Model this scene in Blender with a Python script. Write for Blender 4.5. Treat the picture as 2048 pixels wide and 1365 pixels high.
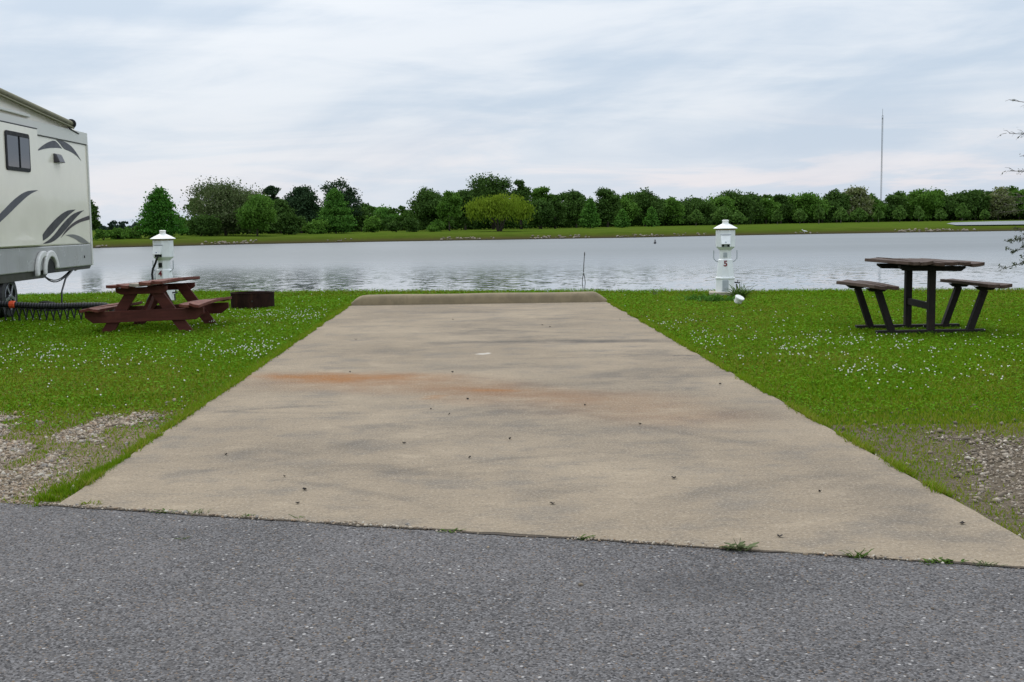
import bpy, math, random
import numpy as np
from math import radians, pi, sin, cos
from mathutils import Matrix, Vector, Euler

S = bpy.context.scene
for o in list(bpy.data.objects):
    bpy.data.objects.remove(o)
COL = S.collection

# ------------------------------------------------------------------ camera
CAM_H = 1.45
FPX = 2350.0            # focal length for a picture 2048 wide
CM = (Matrix.Rotation(-radians(1.943), 3, 'Z') @ Matrix.Rotation(pi / 2 - radians(5.747), 3, 'X')
      @ Matrix.Rotation(-radians(0.7), 3, 'Z'))
cd = bpy.data.cameras.new('camera')
cd.sensor_width = 36.0
cd.lens = FPX / 2048 * 36.0
cd.clip_start = 0.05
cd.clip_end = 9000
cam = bpy.data.objects.new('camera', cd)
COL.objects.link(cam)
cam.matrix_world = Matrix.Translation((0, 0, CAM_H)) @ CM.to_4x4()
S.camera = cam

# ------------------------------------------------------------------ light
SUN_AZ = radians(-24)     # left of the pad axis
SUN_EL = radians(50)
sun_dir = Vector((sin(SUN_AZ) * cos(SUN_EL), cos(SUN_AZ) * cos(SUN_EL), sin(SUN_EL)))
sd = bpy.data.lights.new('sun', 'SUN')
sd.energy = 1.2
sd.angle = radians(30)
sd.color = (1.0, 0.95, 0.88)
so = bpy.data.objects.new('sun', sd)
COL.objects.link(so)
so.rotation_euler = (-sun_dir).to_track_quat('-Z', 'Y').to_euler()

W = bpy.data.worlds.new('World')
S.world = W
W.use_nodes = True


class NT:
    """small helper to write node trees"""
    def __init__(s, tree):
        s.t = tree
        tree.nodes.clear()

    def n(s, kind, ins=None, **kw):
        nd = s.t.nodes.new(kind)
        for k, v in kw.items():
            setattr(nd, k, v)
        for k, v in (ins or {}).items():
            sk = nd.inputs[k]
            if isinstance(v, bpy.types.NodeSocket):
                s.t.links.new(v, sk)
            else:
                sk.default_value = v
        return nd

    def math(s, op, a, b=0.0, c=None, clamp=False):
        nd = s.n('ShaderNodeMath', {0: a, 1: b}, operation=op, use_clamp=clamp)
        if c is not None:
            if isinstance(c, bpy.types.NodeSocket):
                s.t.links.new(c, nd.inputs[2])
            else:
                nd.inputs[2].default_value = c
        return nd.outputs[0]

    def vm(s, op, a, b=(0, 0, 0)):
        nd = s.n('ShaderNodeVectorMath', {0: a, 1: b}, operation=op)
        return nd.outputs[1] if op in ('LENGTH', 'DOT_PRODUCT') else nd.outputs[0]

    def mix(s, f, a, b, mode='MIX'):
        nd = s.t.nodes.new('ShaderNodeMix')
        nd.data_type = 'RGBA'
        nd.blend_type = mode
        for i, v in ((0, f), (6, a), (7, b)):
            if isinstance(v, bpy.types.NodeSocket):
                s.t.links.new(v, nd.inputs[i])
            else:
                nd.inputs[i].default_value = v if i == 0 else (tuple(v) + (1,) if len(v) == 3 else v)
        return nd.outputs[2]

    def noise(s, vec, scale, detail=3, rough=0.5, out=0, dist=0.0):
        nd = s.n('ShaderNodeTexNoise', {'Vector': vec, 'Scale': scale, 'Detail': detail, 'Roughness': rough, 'Distortion': dist})
        return nd.outputs[out]

    def ramp(s, f, lo, hi, a=0.0, b=1.0, smooth=True):
        nd = s.n('ShaderNodeMapRange', {0: f, 1: lo, 2: hi, 3: a, 4: b}, interpolation_type='SMOOTHSTEP' if smooth else 'LINEAR')
        return nd.outputs[0]

    def mapping(s, vec, loc=(0, 0, 0), rot=(0, 0, 0), scale=(1, 1, 1), kind='POINT'):
        return s.n('ShaderNodeMapping', {'Vector': vec, 'Location': loc, 'Rotation': rot, 'Scale': scale}, vector_type=kind).outputs[0]


def build_world():
    t = NT(W.node_tree)
    out = t.n('ShaderNodeOutputWorld')
    tc = t.n('ShaderNodeTexCoord').outputs['Generated']
    sky = t.n('ShaderNodeTexSky', sky_type='NISHITA')
    sky.sun_disc = False
    sky.sun_elevation = SUN_EL
    sky.sun_rotation = SUN_AZ
    sky.air_density = 1.0
    sky.dust_density = 3.0
    sep = t.n('ShaderNodeSeparateXYZ', {0: tc})
    z = t.math('MAXIMUM', sep.outputs[2], 0.0)
    # cloud sheet: flattened and drawn out in bands that rise to the right
    zs = t.math('SUBTRACT', t.math('MULTIPLY', sep.outputs[2], 3.6), t.math('MULTIPLY', sep.outputs[0], 0.55))
    p = t.n('ShaderNodeCombineXYZ', {0: sep.outputs[0], 1: sep.outputs[1], 2: zs}).outputs[0]
    zl = t.math('MULTIPLY', sep.outputs[2], 7.0)
    pl = t.n('ShaderNodeCombineXYZ', {0: sep.outputs[0], 1: sep.outputs[1], 2: zl}).outputs[0]
    n1 = t.noise(t.mapping(p, loc=(3.1, 1.7, 0.35)), 3.2, 8, 0.52, dist=0.5)
    n2 = t.noise(t.mapping(pl, loc=(8.3, -2.0, 4)), 4.2, 8, 0.58, dist=0.5)
    n3 = t.noise(t.mapping(tc, loc=(-4, 6.0, 9)), 1.6, 2, 0.5)
    blue = (0.595, 0.705, 0.84)
    white = (0.84, 0.895, 0.965)
    f = t.math('ADD', t.math('MULTIPLY', n1, 0.58), t.math('MULTIPLY', n2, 0.42))
    c = t.mix(t.ramp(f, 0.38, 0.60), blue, white)
    # softer, warmer deck towards the horizon
    low = t.mix(t.ramp(n2, 0.47, 0.60), (0.68, 0.75, 0.86), (0.94, 0.85, 0.86))
    c = t.mix(t.math('MULTIPLY', t.ramp(z, 0.0, 0.11, 1.0, 0.0), t.ramp(n3, 0.30, 0.70, 0.35, 0.85)), c, low)
    # light of the covered sun
    dt = t.vm('DOT_PRODUCT', tc, tuple(sun_dir))
    glow = t.ramp(dt, 0.66, 1.0)
    c = t.mix(t.math('MULTIPLY', glow, t.ramp(n1, 0.42, 0.64, 0.2, 0.9)), c, (1.25, 1.25, 1.25))
    # an overcast sky is brighter overhead
    up = t.ramp(z, 0.05, 0.95, 1.0, 1.75)
    c = t.vm('MULTIPLY', c, t.n('ShaderNodeCombineXYZ', {0: up, 1: up, 2: up}).outputs[0])
    bg1 = t.n('ShaderNodeBackground', {0: sky.outputs[0], 1: 0.07})
    bg2 = t.n('ShaderNodeBackground', {0: c, 1: 1.0})
    mx = t.n('ShaderNodeMixShader', {0: 0.9, 1: bg1.outputs[0], 2: bg2.outputs[0]})
    t.t.links.new(mx.outputs[0], out.inputs[0])


build_world()
vs = S.view_settings
vs.view_transform = 'Standard'
vs.look = 'None'
vs.exposure = 0.0
vs.gamma = 1.0
vs.use_curve_mapping = False
S.cycles.max_bounces = 6
S.cycles.diffuse_bounces = 3
S.cycles.transmission_bounces = 4


# ------------------------------------------------------------------ survey: sight lines of the photograph to places
def sight(px, py):
    return CM @ Vector(((px - 1024) / FPX, -(py - 682.5) / FPX, -1.0))


def on_z(px, py, z=0.0):
    d = sight(px, py)
    return d * ((z - CAM_H) / d.z) + Vector((0, 0, CAM_H))


def on_x(px, py, X):
    d = sight(px, py)
    return d * (X / d.x) + Vector((0, 0, CAM_H))


def on_y(px, py, Y):
    d = sight(px, py)
    return d * (Y / d.y) + Vector((0, 0, CAM_H))


# ------------------------------------------------------------------ materials
MATS = {}


def new_mat(name):
    m = bpy.data.materials.new(name)
    m.use_nodes = True
    t = NT(m.node_tree)
    MATS[name] = m
    return m, t


def finish(t, col, rough=0.6, bump=None, strength=0.3, dist=0.01, metal=0.0, spec=0.5, normal=None, coat=0.0):
    out = t.n('ShaderNodeOutputMaterial')
    b = t.n('ShaderNodeBsdfPrincipled', {'Metallic': metal, 'Specular IOR Level': spec, 'Coat Weight': coat})
    for k, v in (('Base Color', col), ('Roughness', rough)):
        if isinstance(v, bpy.types.NodeSocket):
            t.t.links.new(v, b.inputs[k])
        else:
            b.inputs[k].default_value = tuple(v) + (1,) if k == 'Base Color' else v
    if bump is not None:
        bn = t.n('ShaderNodeBump', {'Strength': strength, 'Distance': dist, 'Height': bump})
        t.t.links.new(bn.outputs[0], b.inputs['Normal'])
    if normal is not None:
        t.t.links.new(normal, b.inputs['Normal'])
    t.t.links.new(b.outputs[0], out.inputs[0])
    return b


def plain(name, col, rough=0.5, var=0.15, scale=8.0, metal=0.0, bump=0.0, spec=0.5, dirt=None, dirt_amt=0.5, coat=0.0):
    m, t = new_mat(name)
    p = t.n('ShaderNodeTexCoord').outputs['Object']
    n = t.noise(p, scale, 5, 0.6)
    lo = tuple(c * (1 - var) for c in col)
    hi = tuple(min(1, c * (1 + var)) for c in col)
    c = t.mix(t.ramp(n, 0.3, 0.7), lo, hi)
    if dirt:
        n2 = t.noise(t.mapping(p, scale=(1, 1, 0.25)), scale * 1.7, 6, 0.7)
        c = t.mix(t.math('MULTIPLY', t.ramp(n2, 0.50, 0.72), dirt_amt), c, dirt)
    r = t.ramp(n, 0.2, 0.8, rough * 0.8, min(1, rough * 1.2))
    finish(t, c, r, n if bump else None, bump, 0.01, metal, spec, coat=coat)
    return m


def geo_pos(t):
    return t.n('ShaderNodeNewGeometry').outputs['Position']


def foliage(name, a, b, c=None, scale=0.6, trans=0.25):
    """leaf colour varies from leaf to leaf and in large drifts"""
    m, t = new_mat(name)
    g = t.n('ShaderNodeNewGeometry')
    rnd = g.outputs['Random Per Island']
    n = t.noise(g.outputs['Position'], scale, 2, 0.5)
    f = t.math('ADD', t.math('MULTIPLY', rnd, 0.55), t.math('MULTIPLY', t.ramp(n, 0.3, 0.7), 0.45))
    col = t.mix(f, a, b)
    if c:
        col = t.mix(t.math('MULTIPLY', t.ramp(rnd, 0.78, 0.9), 0.8), col, c)
    d = t.n('ShaderNodeBsdfDiffuse', {0: col})
    tr = t.n('ShaderNodeBsdfTranslucent', {0: col})
    gl = t.n('ShaderNodeBsdfGlossy', {0: (1, 1, 1, 1), 1: 0.45})
    mx = t.n('ShaderNodeMixShader', {0: trans, 1: d.outputs[0], 2: tr.outputs[0]})
    mx2 = t.n('ShaderNodeMixShader', {0: 0.006, 1: mx.outputs[0], 2: gl.outputs[0]})
    out = t.n('ShaderNodeOutputMaterial')
    t.t.links.new(mx2.outputs[0], out.inputs[0])
    return m


def make_concrete():
    m, t = new_mat('pad_concrete')
    p = geo_pos(t)
    warp = t.vm('ADD', p, t.vm('SCALE', t.vm('SUBTRACT', t.noise(p, 1.1, 4, 0.6, out=1), (0.5, 0.5, 0.5))))
    nd = warp.node
    nd.inputs[1].links[0].from_node.inputs['Scale'].default_value = 0.9
    streak = t.mapping(p, scale=(0.85, 1.15, 1))
    n_big = t.noise(p, 0.42, 6, 0.6)
    n_mid = t.noise(streak, 2.1, 8, 0.70)
    n_fine = t.noise(t.mapping(p, scale=(0.45, 1, 1)), 22, 6, 0.8)
    n_grit = t.noise(p, 58, 5, 0.9)
    c = t.mix(t.ramp(n_big, 0.3, 0.72), (0.255, 0.205, 0.148), (0.340, 0.274, 0.196))
    c = t.mix(t.ramp(n_mid, 0.46, 0.68, 0.0, 0.58), c, (0.165, 0.150, 0.132))
    c = t.mix(t.ramp(n_mid, 0.46, 0.25, 0.0, 0.55), c, (0.45, 0.365, 0.26))

    def spot(cx, cy, rx, ry, rot, amt, edge=0.35):
        q = t.mapping(warp, loc=(cx, cy, 0), rot=(0, 0, radians(rot)), scale=(rx, ry, 1), kind='TEXTURE')
        q = t.vm('MULTIPLY', q, (1, 1, 0))
        l = t.vm('LENGTH', q)
        f = t.ramp(l, edge, 1.0, 1.0, 0.0)
        return t.math('MULTIPLY', f, amt)

    brk = t.ramp(n_mid, 0.30, 0.66, 0.25, 0.85)
    dark = (0.088, 0.081, 0.075)
    for (cx, cy, rx, ry, rot, amt) in (
            (1.25, 14.25, 1.5, 0.45, -3, 1.0), (1.5, 14.2, 1.3, 0.30, 0, 0.8), (-0.1, 14.3, 0.9, 0.25, 5, 0.5), (0.1, 15.6, 0.8, 0.5, 0, 0.55), (0.5, 14.9, 0.7, 0.5, 20, 0.5),
            (0.9, 17.6, 1.3, 0.5, 4, 0.4), (1.7, 11.0, 0.9, 0.75, -10, 0.55), (0.3, 11.8, 0.9, 0.35, 6, 0.45),
            (0.35, 9.05, 1.0, 0.45, -5, 0.55), (1.0, 7.35, 0.7, 0.75, 30, 0.25), (-1.2, 7.5, 0.8, 0.30, 20, 0.42),
            (-0.55, 6.9, 1.2, 0.16, -12, 0.42), (2.15, 6.0, 0.40, 1.3, 3, 0.45), (-1.6, 9.3, 0.9, 0.10, 24, 0.5),
            (2.05, 8.6, 0.5, 0.5, 0, 0.4), (-0.3, 19.4, 1.9, 0.5, 2, 0.4), (0.6, 16.6, 1.7, 0.7, 0, 0.4), (0.9, 10.1, 1.6, 0.9, -5, 0.45), (0.2, 8.2, 1.7, 0.7, 0, 0.35), (-1.2, 13.5, 0.9, 0.6, 0, 0.3), (2.0, 12.6, 0.6, 1.0, 0, 0.4), (0.45, 6.15, 0.35, 0.2, 30, 0.35)):
        c = t.mix(t.math('MULTIPLY', spot(cx, cy, rx, ry, rot, amt), brk), c, dark)
    # tyre arcs
    for (cx, cy, rr, wd, amt, ax, ay, ar) in ((-3.2, 9.4, 2.9, 0.10, 0.40, -1.2, 7.4, 1.3), (4.2, 10.2, 3.6, 0.13, 0.42, 1.2, 7.9, 1.4), (1.2, 4.2, 3.1, 0.08, 0.35, 0.2, 7.1, 1.3), (-0.6, 13.2, 4.2, 0.09, 0.35, -1.5, 9.2, 1.1),
                                              (2.6, 18.5, 3.4, 0.14, 0.40, 0.6, 15.6, 1.5), (3.2, 3.0, 3.7, 0.16, 0.40, 1.5, 6.3, 1.0), (-2.5, 4.0, 3.0, 0.08, 0.35, -0.6, 6.4, 1.0)):
        q = t.vm('MULTIPLY', t.vm('SUBTRACT', p, (cx, cy, 0)), (1, 1, 0))
        dd = t.math('ABSOLUTE', t.math('SUBTRACT', t.vm('LENGTH', q), rr))
        near = t.ramp(t.vm('LENGTH', t.vm('MULTIPLY', t.vm('SUBTRACT', p, (ax, ay, 0)), (1, 1, 0))), ar * 0.3, ar, 1.0, 0.0)
        c = t.mix(t.math('MULTIPLY', t.math('MULTIPLY', t.ramp(dd, 0.0, wd, amt, 0.0), near), brk), c, dark)
    # hairline across the right half
    sepc = t.n('ShaderNodeSeparateXYZ', {0: warp})
    hl = t.math('ABSOLUTE', t.math('SUBTRACT', t.math('ADD', sepc.outputs[1], t.math('MULTIPLY', n_fine, 0.05)), 12.6))
    c = t.mix(t.math('MULTIPLY', t.ramp(hl, 0.006, 0.02, 0.7, 0.0), t.ramp(sepc.outputs[0], 0.3, 1.0)), c, dark)
    rust = (0.285, 0.125, 0.040)
    for (cx, cy, rx, ry, rot, amt) in (
            (-1.25, 11.25, 1.7, 0.45, -5, 1.0), (-1.5, 11.3, 1.1, 0.22, -3, 0.6), (-0.9, 10.8, 1.9, 0.8, -10, 0.5), (-0.3, 9.85, 0.28, 0.10, 2, 0.85),
            (0.15, 10.1, 0.40, 0.16, -8, 0.8), (0.7, 9.6, 1.6, 0.8, -18, 0.45), (1.35, 8.7, 1.3, 0.8, -25, 0.28),
            (0.0, 10.2, 1.3, 0.6, -10, 0.45)):
        c = t.mix(t.math('MULTIPLY', spot(cx, cy, rx, ry, rot, amt, 0.0), t.ramp(n_mid, 0.35, 0.62, 0.5, 1.0)), c, rust)
    c = t.mix(spot(0.06, 13.0, 0.12, 0.10, 0, 0.75, 0.5), c, (0.62, 0.58, 0.52))
    c = t.mix(t.ramp(n_fine, 0.45, 0.75, 0.0, 0.5), c, (0.13, 0.11, 0.09))
    c = t.mix(t.ramp(n_grit, 0.53, 0.63, 0.0, 0.6), c, (0.52, 0.46, 0.38))
    c = t.mix(t.ramp(n_grit, 0.47, 0.37, 0.0, 0.6), c, (0.10, 0.09, 0.075))
    h = t.math('ADD', t.math('MULTIPLY', n_fine, 0.8), t.math('MULTIPLY', n_grit, 0.5))
    finish(t, c, 0.92, h, 0.5, 0.006, spec=0.06)


def make_asphalt():
    m, t = new_mat('asphalt')
    p = geo_pos(t)
    v = t.n('ShaderNodeTexVoronoi', {'Vector': p, 'Scale': 125.0}, feature='F1')
    v2 = t.n('ShaderNodeTexVoronoi', {'Vector': p, 'Scale': 55.0}, feature='F1')
    cs = t.n('ShaderNodeSeparateColor', {0: v.outputs['Color']})
    cs2 = t.n('ShaderNodeSeparateColor', {0: v2.outputs['Color']})
    n_big = t.noise(p, 1.3, 6, 0.65)
    n_mid = t.noise(p, 7.0, 4, 0.6)
    base = t.mix(t.ramp(n_big, 0.3, 0.7), (0.096, 0.090, 0.088), (0.142, 0.132, 0.128))
    base = t.mix(t.ramp(t.noise(p, 0.55, 5, 0.6), 0.52, 0.70, 0.0, 0.45), base, (0.062, 0.058, 0.057))
    base = t.mix(t.ramp(n_mid, 0.55, 0.8, 0.0, 0.5), base, (0.068, 0.065, 0.066))
    base = t.mix(t.ramp(cs.outputs[0], 0.40, 0.95, 0.0, 0.72), base, (0.235, 0.228, 0.23))
    base = t.mix(t.ramp(cs.outputs[1], 0.55, 0.9, 0.0, 0.7), base, (0.018, 0.018, 0.020))
    base = t.mix(t.math('MULTIPLY', t.ramp(cs2.outputs[0], 0.965, 0.98), t.ramp(v2.outputs[0], 0.28, 0.42, 1.0, 0.0)), base, (0.44, 0.42, 0.40))
    base = t.mix(t.math('MULTIPLY', t.ramp(cs.outputs[2], 0.95, 0.98), 0.8), base, (0.20, 0.14, 0.09))
    # an old oil patch
    q = t.mapping(p, loc=(0.87, 4.55, 0), scale=(0.55, 0.35, 1), kind='TEXTURE')
    l = t.vm('LENGTH', t.vm('MULTIPLY', q, (1, 1, 0)))
    base = t.mix(t.math('MULTIPLY', t.ramp(t.math('ADD', l, t.math('MULTIPLY', n_mid, 0.6)), 0.5, 1.2, 0.28, 0.0), 1.0), base, (0.04, 0.04, 0.042))
    h = t.math('ADD', t.math('MULTIPLY', v.outputs[0], -1.0), t.math('MULTIPLY', n_mid, 0.4))
    finish(t, base, 0.85, h, 0.8, 0.006, spec=0.15)


def make_ground():
    m, t = new_mat('ground_soil')
    p = geo_pos(t)
    sp = t.n('ShaderNodeSeparateXYZ', {0: p})
    n1 = t.noise(p, 0.25, 4, 0.6)
    n2 = t.noise(p, 3.0, 5, 0.65)
    n3 = t.noise(p, 24.0, 4, 0.7)
    lawn = t.mix(t.ramp(n2, 0.3, 0.7), (0.040, 0.085, 0.008), (0.065, 0.11, 0.014))
    lawn = t.mix(t.ramp(n3, 0.5, 0.75, 0.0, 0.6), lawn, (0.085, 0.075, 0.03))
    field = t.mix(t.ramp(n1, 0.3, 0.7), (0.050, 0.092, 0.010), (0.085, 0.125, 0.016))
    nf = t.noise(t.mapping(p, scale=(0.05, 0.3, 1)), 1.0, 5, 0.65)
    field = t.mix(t.ramp(nf, 0.45, 0.75, 0.0, 0.7), field, (0.105, 0.105, 0.028))
    c = t.mix(t.ramp(sp.outputs[1], 40, 90), lawn, field)
    zz = t.math('ADD', sp.outputs[2], t.math('MULTIPLY', t.math('SUBTRACT', n2, 0.5), 0.9))
    c = t.mix(t.math('MULTIPLY', t.ramp(zz, -0.5, 0.0, 0.6, 0.0), t.ramp(sp.outputs[1], 60, 90)), c, (0.052, 0.062, 0.010))
    c = t.mix(t.ramp(zz, -0.85, -0.45, 0.85, 0.0), c, (0.060, 0.048, 0.022))
    c = t.mix(t.ramp(sp.outputs[2], -1.0, -0.82, 1.0, 0.0), c, (0.03, 0.026, 0.02))
    h = t.math('ADD', n2, t.math('MULTIPLY', n3, 0.5))
    finish(t, c, 1.0, h, 0.6, 0.05, spec=0.0)


def make_gravel_bed(name='gravel_bed', lo=(0.13, 0.095, 0.062), hi=(0.30, 0.235, 0.165)):
    m, t = new_mat(name)
    p = geo_pos(t)
    n = t.noise(p, 45, 4, 0.7)
    n2 = t.noise(p, 2.5, 4, 0.6)
    c = t.mix(t.ramp(n, 0.35, 0.7), lo, hi)
    c = t.mix(t.ramp(n2, 0.45, 0.7, 0.0, 0.6), c, (0.09, 0.075, 0.05))
    finish(t, c, 0.95, n, 0.8, 0.02, spec=0.1)


def make_stone(name, cols):
    m, t = new_mat(name)
    g = t.n('ShaderNodeNewGeometry')
    r = g.outputs['Random Per Island']
    cr = t.n('ShaderNodeValToRGB', {0: r})
    e = cr.color_ramp.elements
    e[0].position = 0.0
    e[0].color = cols[0] + (1,)
    e[1].position = 1.0
    e[1].color = cols[-1] + (1,)
    for i, c in enumerate(cols[1:-1]):
        x = e.new((i + 1) / (len(cols) - 1))
        x.color = c + (1,)
    n = t.noise(g.outputs['Position'], 60, 3, 0.6)
    c = t.mix(t.ramp(n, 0.3, 0.7, 0.0, 0.35), cr.outputs[0], (0.12, 0.10, 0.08))
    finish(t, c, 0.85, n, 0.3, 0.004, spec=0.3)


def make_water():
    m, t = new_mat('pond_water')
    p = geo_pos(t)
    sp = t.n('ShaderNodeSeparateXYZ', {0: p})
    nA = t.n('ShaderNodeTexNoise', {'Vector': t.mapping(p, rot=(0, 0, radians(24)), scale=(0.75, 1.0, 1)), 'Scale': 2.8, 'Detail': 2, 'Roughness': 0.5}).outputs[1]
    nB = t.n('ShaderNodeTexNoise', {'Vector': t.mapping(p, rot=(0, 0, radians(-20))), 'Scale': 6.5, 'Detail': 2, 'Roughness': 0.5}).outputs[1]
    nC = t.noise(t.mapping(p, rot=(0, 0, radians(8)), scale=(0.01, 0.035, 1)), 1.0, 3, 0.5)
    a = t.vm('SUBTRACT', nA, (0.5, 0.5, 0.5))
    b = t.vm('SUBTRACT', nB, (0.5, 0.5, 0.5))
    # a breeze roughens the open water, the bank shelters the near part
    far = t.ramp(sp.outputs[1], 46, 100)
    wind = t.math('MULTIPLY', t.ramp(far, 0, 1, 0.078, 0.09), t.ramp(nC, 0.3, 0.7, 0.8, 1.15))
    sl = t.vm('ADD', t.vm('SCALE', a), t.vm('SCALE', b))
    t.t.links.new(wind, sl.node.inputs[0].links[0].from_node.inputs['Scale'])
    w2 = t.math('MULTIPLY', wind, 0.7)
    t.t.links.new(w2, sl.node.inputs[1].links[0].from_node.inputs['Scale'])
    nrm = t.vm('NORMALIZE', t.vm('ADD', t.vm('MULTIPLY', sl, (1, 1, 0)), (0, 0, 1)))
    rough = t.math('ADD', t.math('MULTIPLY', far, 0.33), t.ramp(nC, 0.3, 0.7, 0.04, 0.09))
    b_ = finish(t, (0.14, 0.155, 0.16), rough, normal=nrm, spec=0.5)
    b_.inputs['IOR'].default_value = 1.33


def make_wood(name, base, worn, gap, axis=1, worn_amt=0.5):
    m, t = new_mat(name)
    g = t.n('ShaderNodeTexCoord').outputs['Object']
    oi = t.n('ShaderNodeObjectInfo').outputs['Random']
    sc = [14, 14, 14]
    sc[axis] = 1.2
    off = t.n('ShaderNodeCombineXYZ', {0: t.math('MULTIPLY', oi, 7.0), 1: t.math('MULTIPLY', oi, 3.0), 2: oi}).outputs[0]
    q = t.mapping(t.vm('ADD', g, off), scale=tuple(sc))
    n = t.noise(q, 1.6, 5, 0.65)
    n2 = t.noise(t.vm('ADD', g, off), 4.5, 5, 0.65)
    c = t.mix(t.ramp(n, 0.3, 0.7), base, tuple(x * 0.6 for x in base))
    c = t.mix(t.math('MULTIPLY', t.ramp(n2, 0.48, 0.68), worn_amt), c, worn)
    c = t.mix(t.ramp(n, 0.66, 0.78, 0.0, 0.7), c, gap)
    finish(t, c, 0.72, n, 0.5, 0.006, spec=0.3)


make_concrete()
make_asphalt()
make_ground()
make_gravel_bed()
make_gravel_bed('earth_bed', (0.085, 0.066, 0.045), (0.21, 0.17, 0.125))
make_water()
make_stone('gravel_stone', [(0.12, 0.095, 0.07), (0.30, 0.235, 0.16), (0.44, 0.36, 0.27), (0.34, 0.23, 0.14), (0.24, 0.22, 0.20), (0.54, 0.47, 0.37), (0.38, 0.29, 0.20), (0.60, 0.55, 0.46)])
make_stone('dull_stone', [(0.11, 0.09, 0.07), (0.27, 0.22, 0.16), (0.15, 0.12, 0.09), (0.42, 0.35, 0.27), (0.22, 0.17, 0.12), (0.33, 0.27, 0.20), (0.62, 0.56, 0.47)])
make_stone('shore_stone', [(0.16, 0.13, 0.09), (0.30, 0.25, 0.19), (0.20, 0.16, 0.11), (0.42, 0.37, 0.31)])
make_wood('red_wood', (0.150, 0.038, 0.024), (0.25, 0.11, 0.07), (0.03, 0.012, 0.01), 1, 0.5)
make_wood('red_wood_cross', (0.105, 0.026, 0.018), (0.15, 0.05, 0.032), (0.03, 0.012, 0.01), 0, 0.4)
make_wood('bare_board', (0.42, 0.36, 0.29), (0.52, 0.46, 0.38), (0.12, 0.09, 0.06), 1, 0.5)
make_wood('old_board', (0.075, 0.042, 0.028), (0.125, 0.088, 0.066), (0.03, 0.02, 0.015), 1, 0.7)
make_wood('dark_timber', (0.014, 0.010, 0.008), (0.032, 0.018, 0.013), (0.01, 0.008, 0.007), 2, 0.5)
foliage('grass_blade', (0.095, 0.195, 0.004), (0.190, 0.315, 0.008), (0.26, 0.285, 0.03), 0.8, 0.35)
foliage('grass_dry', (0.15, 0.235, 0.010), (0.26, 0.285, 0.025), (0.29, 0.25, 0.07), 1.5, 0.3)
foliage('clover_leaf', (0.066, 0.182, 0.004), (0.130, 0.285, 0.010), None, 1.2, 0.25)
foliage('weed_leaf', (0.05, 0.12, 0.02), (0.13, 0.20, 0.035), None, 9, 0.25)
foliage('weed_dusty', (0.10, 0.13, 0.055), (0.19, 0.22, 0.11), None, 9, 0.2)
foliage('leaf_oak', (0.0342, 0.0745, 0.0139), (0.0869, 0.1631, 0.0310), None, 0.25, 0.2)
foliage('leaf_pine', (0.0192, 0.0448, 0.0192), (0.0480, 0.0880, 0.0352), None, 0.3, 0.15)
foliage('leaf_mid', (0.0601, 0.1430, 0.0172), (0.1287, 0.2503, 0.0372), None, 0.25, 0.25)
foliage('leaf_cypress', (0.0520, 0.1495, 0.0208), (0.1105, 0.2405, 0.0364), None, 0.4, 0.25)
foliage('leaf_bright', (0.0360, 0.1260, 0.0144), (0.0780, 0.2160, 0.0240), None, 0.3, 0.25)
foliage('leaf_willow', (0.1150, 0.1898, 0.0115), (0.2185, 0.2990, 0.0253), None, 0.4, 0.3)
foliage('leaf_pale', (0.0562, 0.0938, 0.0275), (0.1313, 0.1688, 0.0625), (0.17, 0.185, 0.10), 0.25, 0.2)
foliage('leaf_flower', (0.11, 0.15, 0.04), (0.24, 0.26, 0.11), (0.33, 0.33, 0.24), 0.25, 0.25)
foliage('leaf_wood', (0.0281, 0.0718, 0.0109), (0.0936, 0.1841, 0.0281), None, 0.10, 0.15)
foliage('leaf_far', (0.0216, 0.0408, 0.0264), (0.0360, 0.0624, 0.0384), None, 0.05, 0.15)
foliage('leaf_young', (0.075, 0.155, 0.028), (0.135, 0.235, 0.050), None, 0.4, 0.25)
foliage('leaf_twig', (0.045, 0.060, 0.022), (0.10, 0.12, 0.05), None, 5, 0.2)
plain('bark', (0.085, 0.070, 0.055), 0.9, 0.35, 4)
plain('bark_pale', (0.22, 0.20, 0.17), 0.9, 0.3, 4)
plain('clover_flower', (0.78, 0.76, 0.68), 0.8, 0.12, 40)
plain('white_paint', (0.86, 0.87, 0.87), 0.4, 0.05, 6, dirt=(0.50, 0.50, 0.47), dirt_amt=0.35)
plain('white_roof', (0.88, 0.87, 0.83), 0.42, 0.05, 6, dirt=(0.55, 0.53, 0.45), dirt_amt=0.4)
plain('brass_band', (0.30, 0.22, 0.08), 0.6, 0.2, 20)
plain('grey_panel', (0.42, 0.45, 0.48), 0.5, 0.08, 6)
plain('black_rubber', (0.012, 0.012, 0.013), 0.5, 0.3, 10)
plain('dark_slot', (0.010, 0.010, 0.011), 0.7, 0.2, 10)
plain('red_number', (0.20, 0.018, 0.022), 0.5, 0.05, 6)
plain('blue_mark', (0.03, 0.05, 0.22), 0.5, 0.05, 6)
plain('tap_metal', (0.05, 0.048, 0.045), 0.45, 0.2, 20, metal=0.4)
plain('pipe_white', (0.80, 0.79, 0.75), 0.45, 0.05, 12, dirt=(0.5, 0.45, 0.36), dirt_amt=0.3)
plain('rv_gelcoat', (0.87, 0.82, 0.69), 0.20, 0.03, 1.5, spec=0.5, coat=0.3)
plain('rv_cap', (0.80, 0.75, 0.64), 0.3, 0.03, 1.5)
plain('rv_trim', (0.66, 0.65, 0.60), 0.4, 0.01, 1)
plain('rv_skirt', (0.36, 0.36, 0.345), 0.25, 0.05, 2, coat=0.3, dirt=(0.22, 0.21, 0.17), dirt_amt=0.3)
plain('rv_belly', (0.035, 0.035, 0.022), 0.6, 0.25, 4)
plain('rv_seam', (0.05, 0.05, 0.05), 0.6, 0.1, 4)
plain('fender_plastic', (0.74, 0.72, 0.69), 0.35, 0.05, 8)
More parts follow.
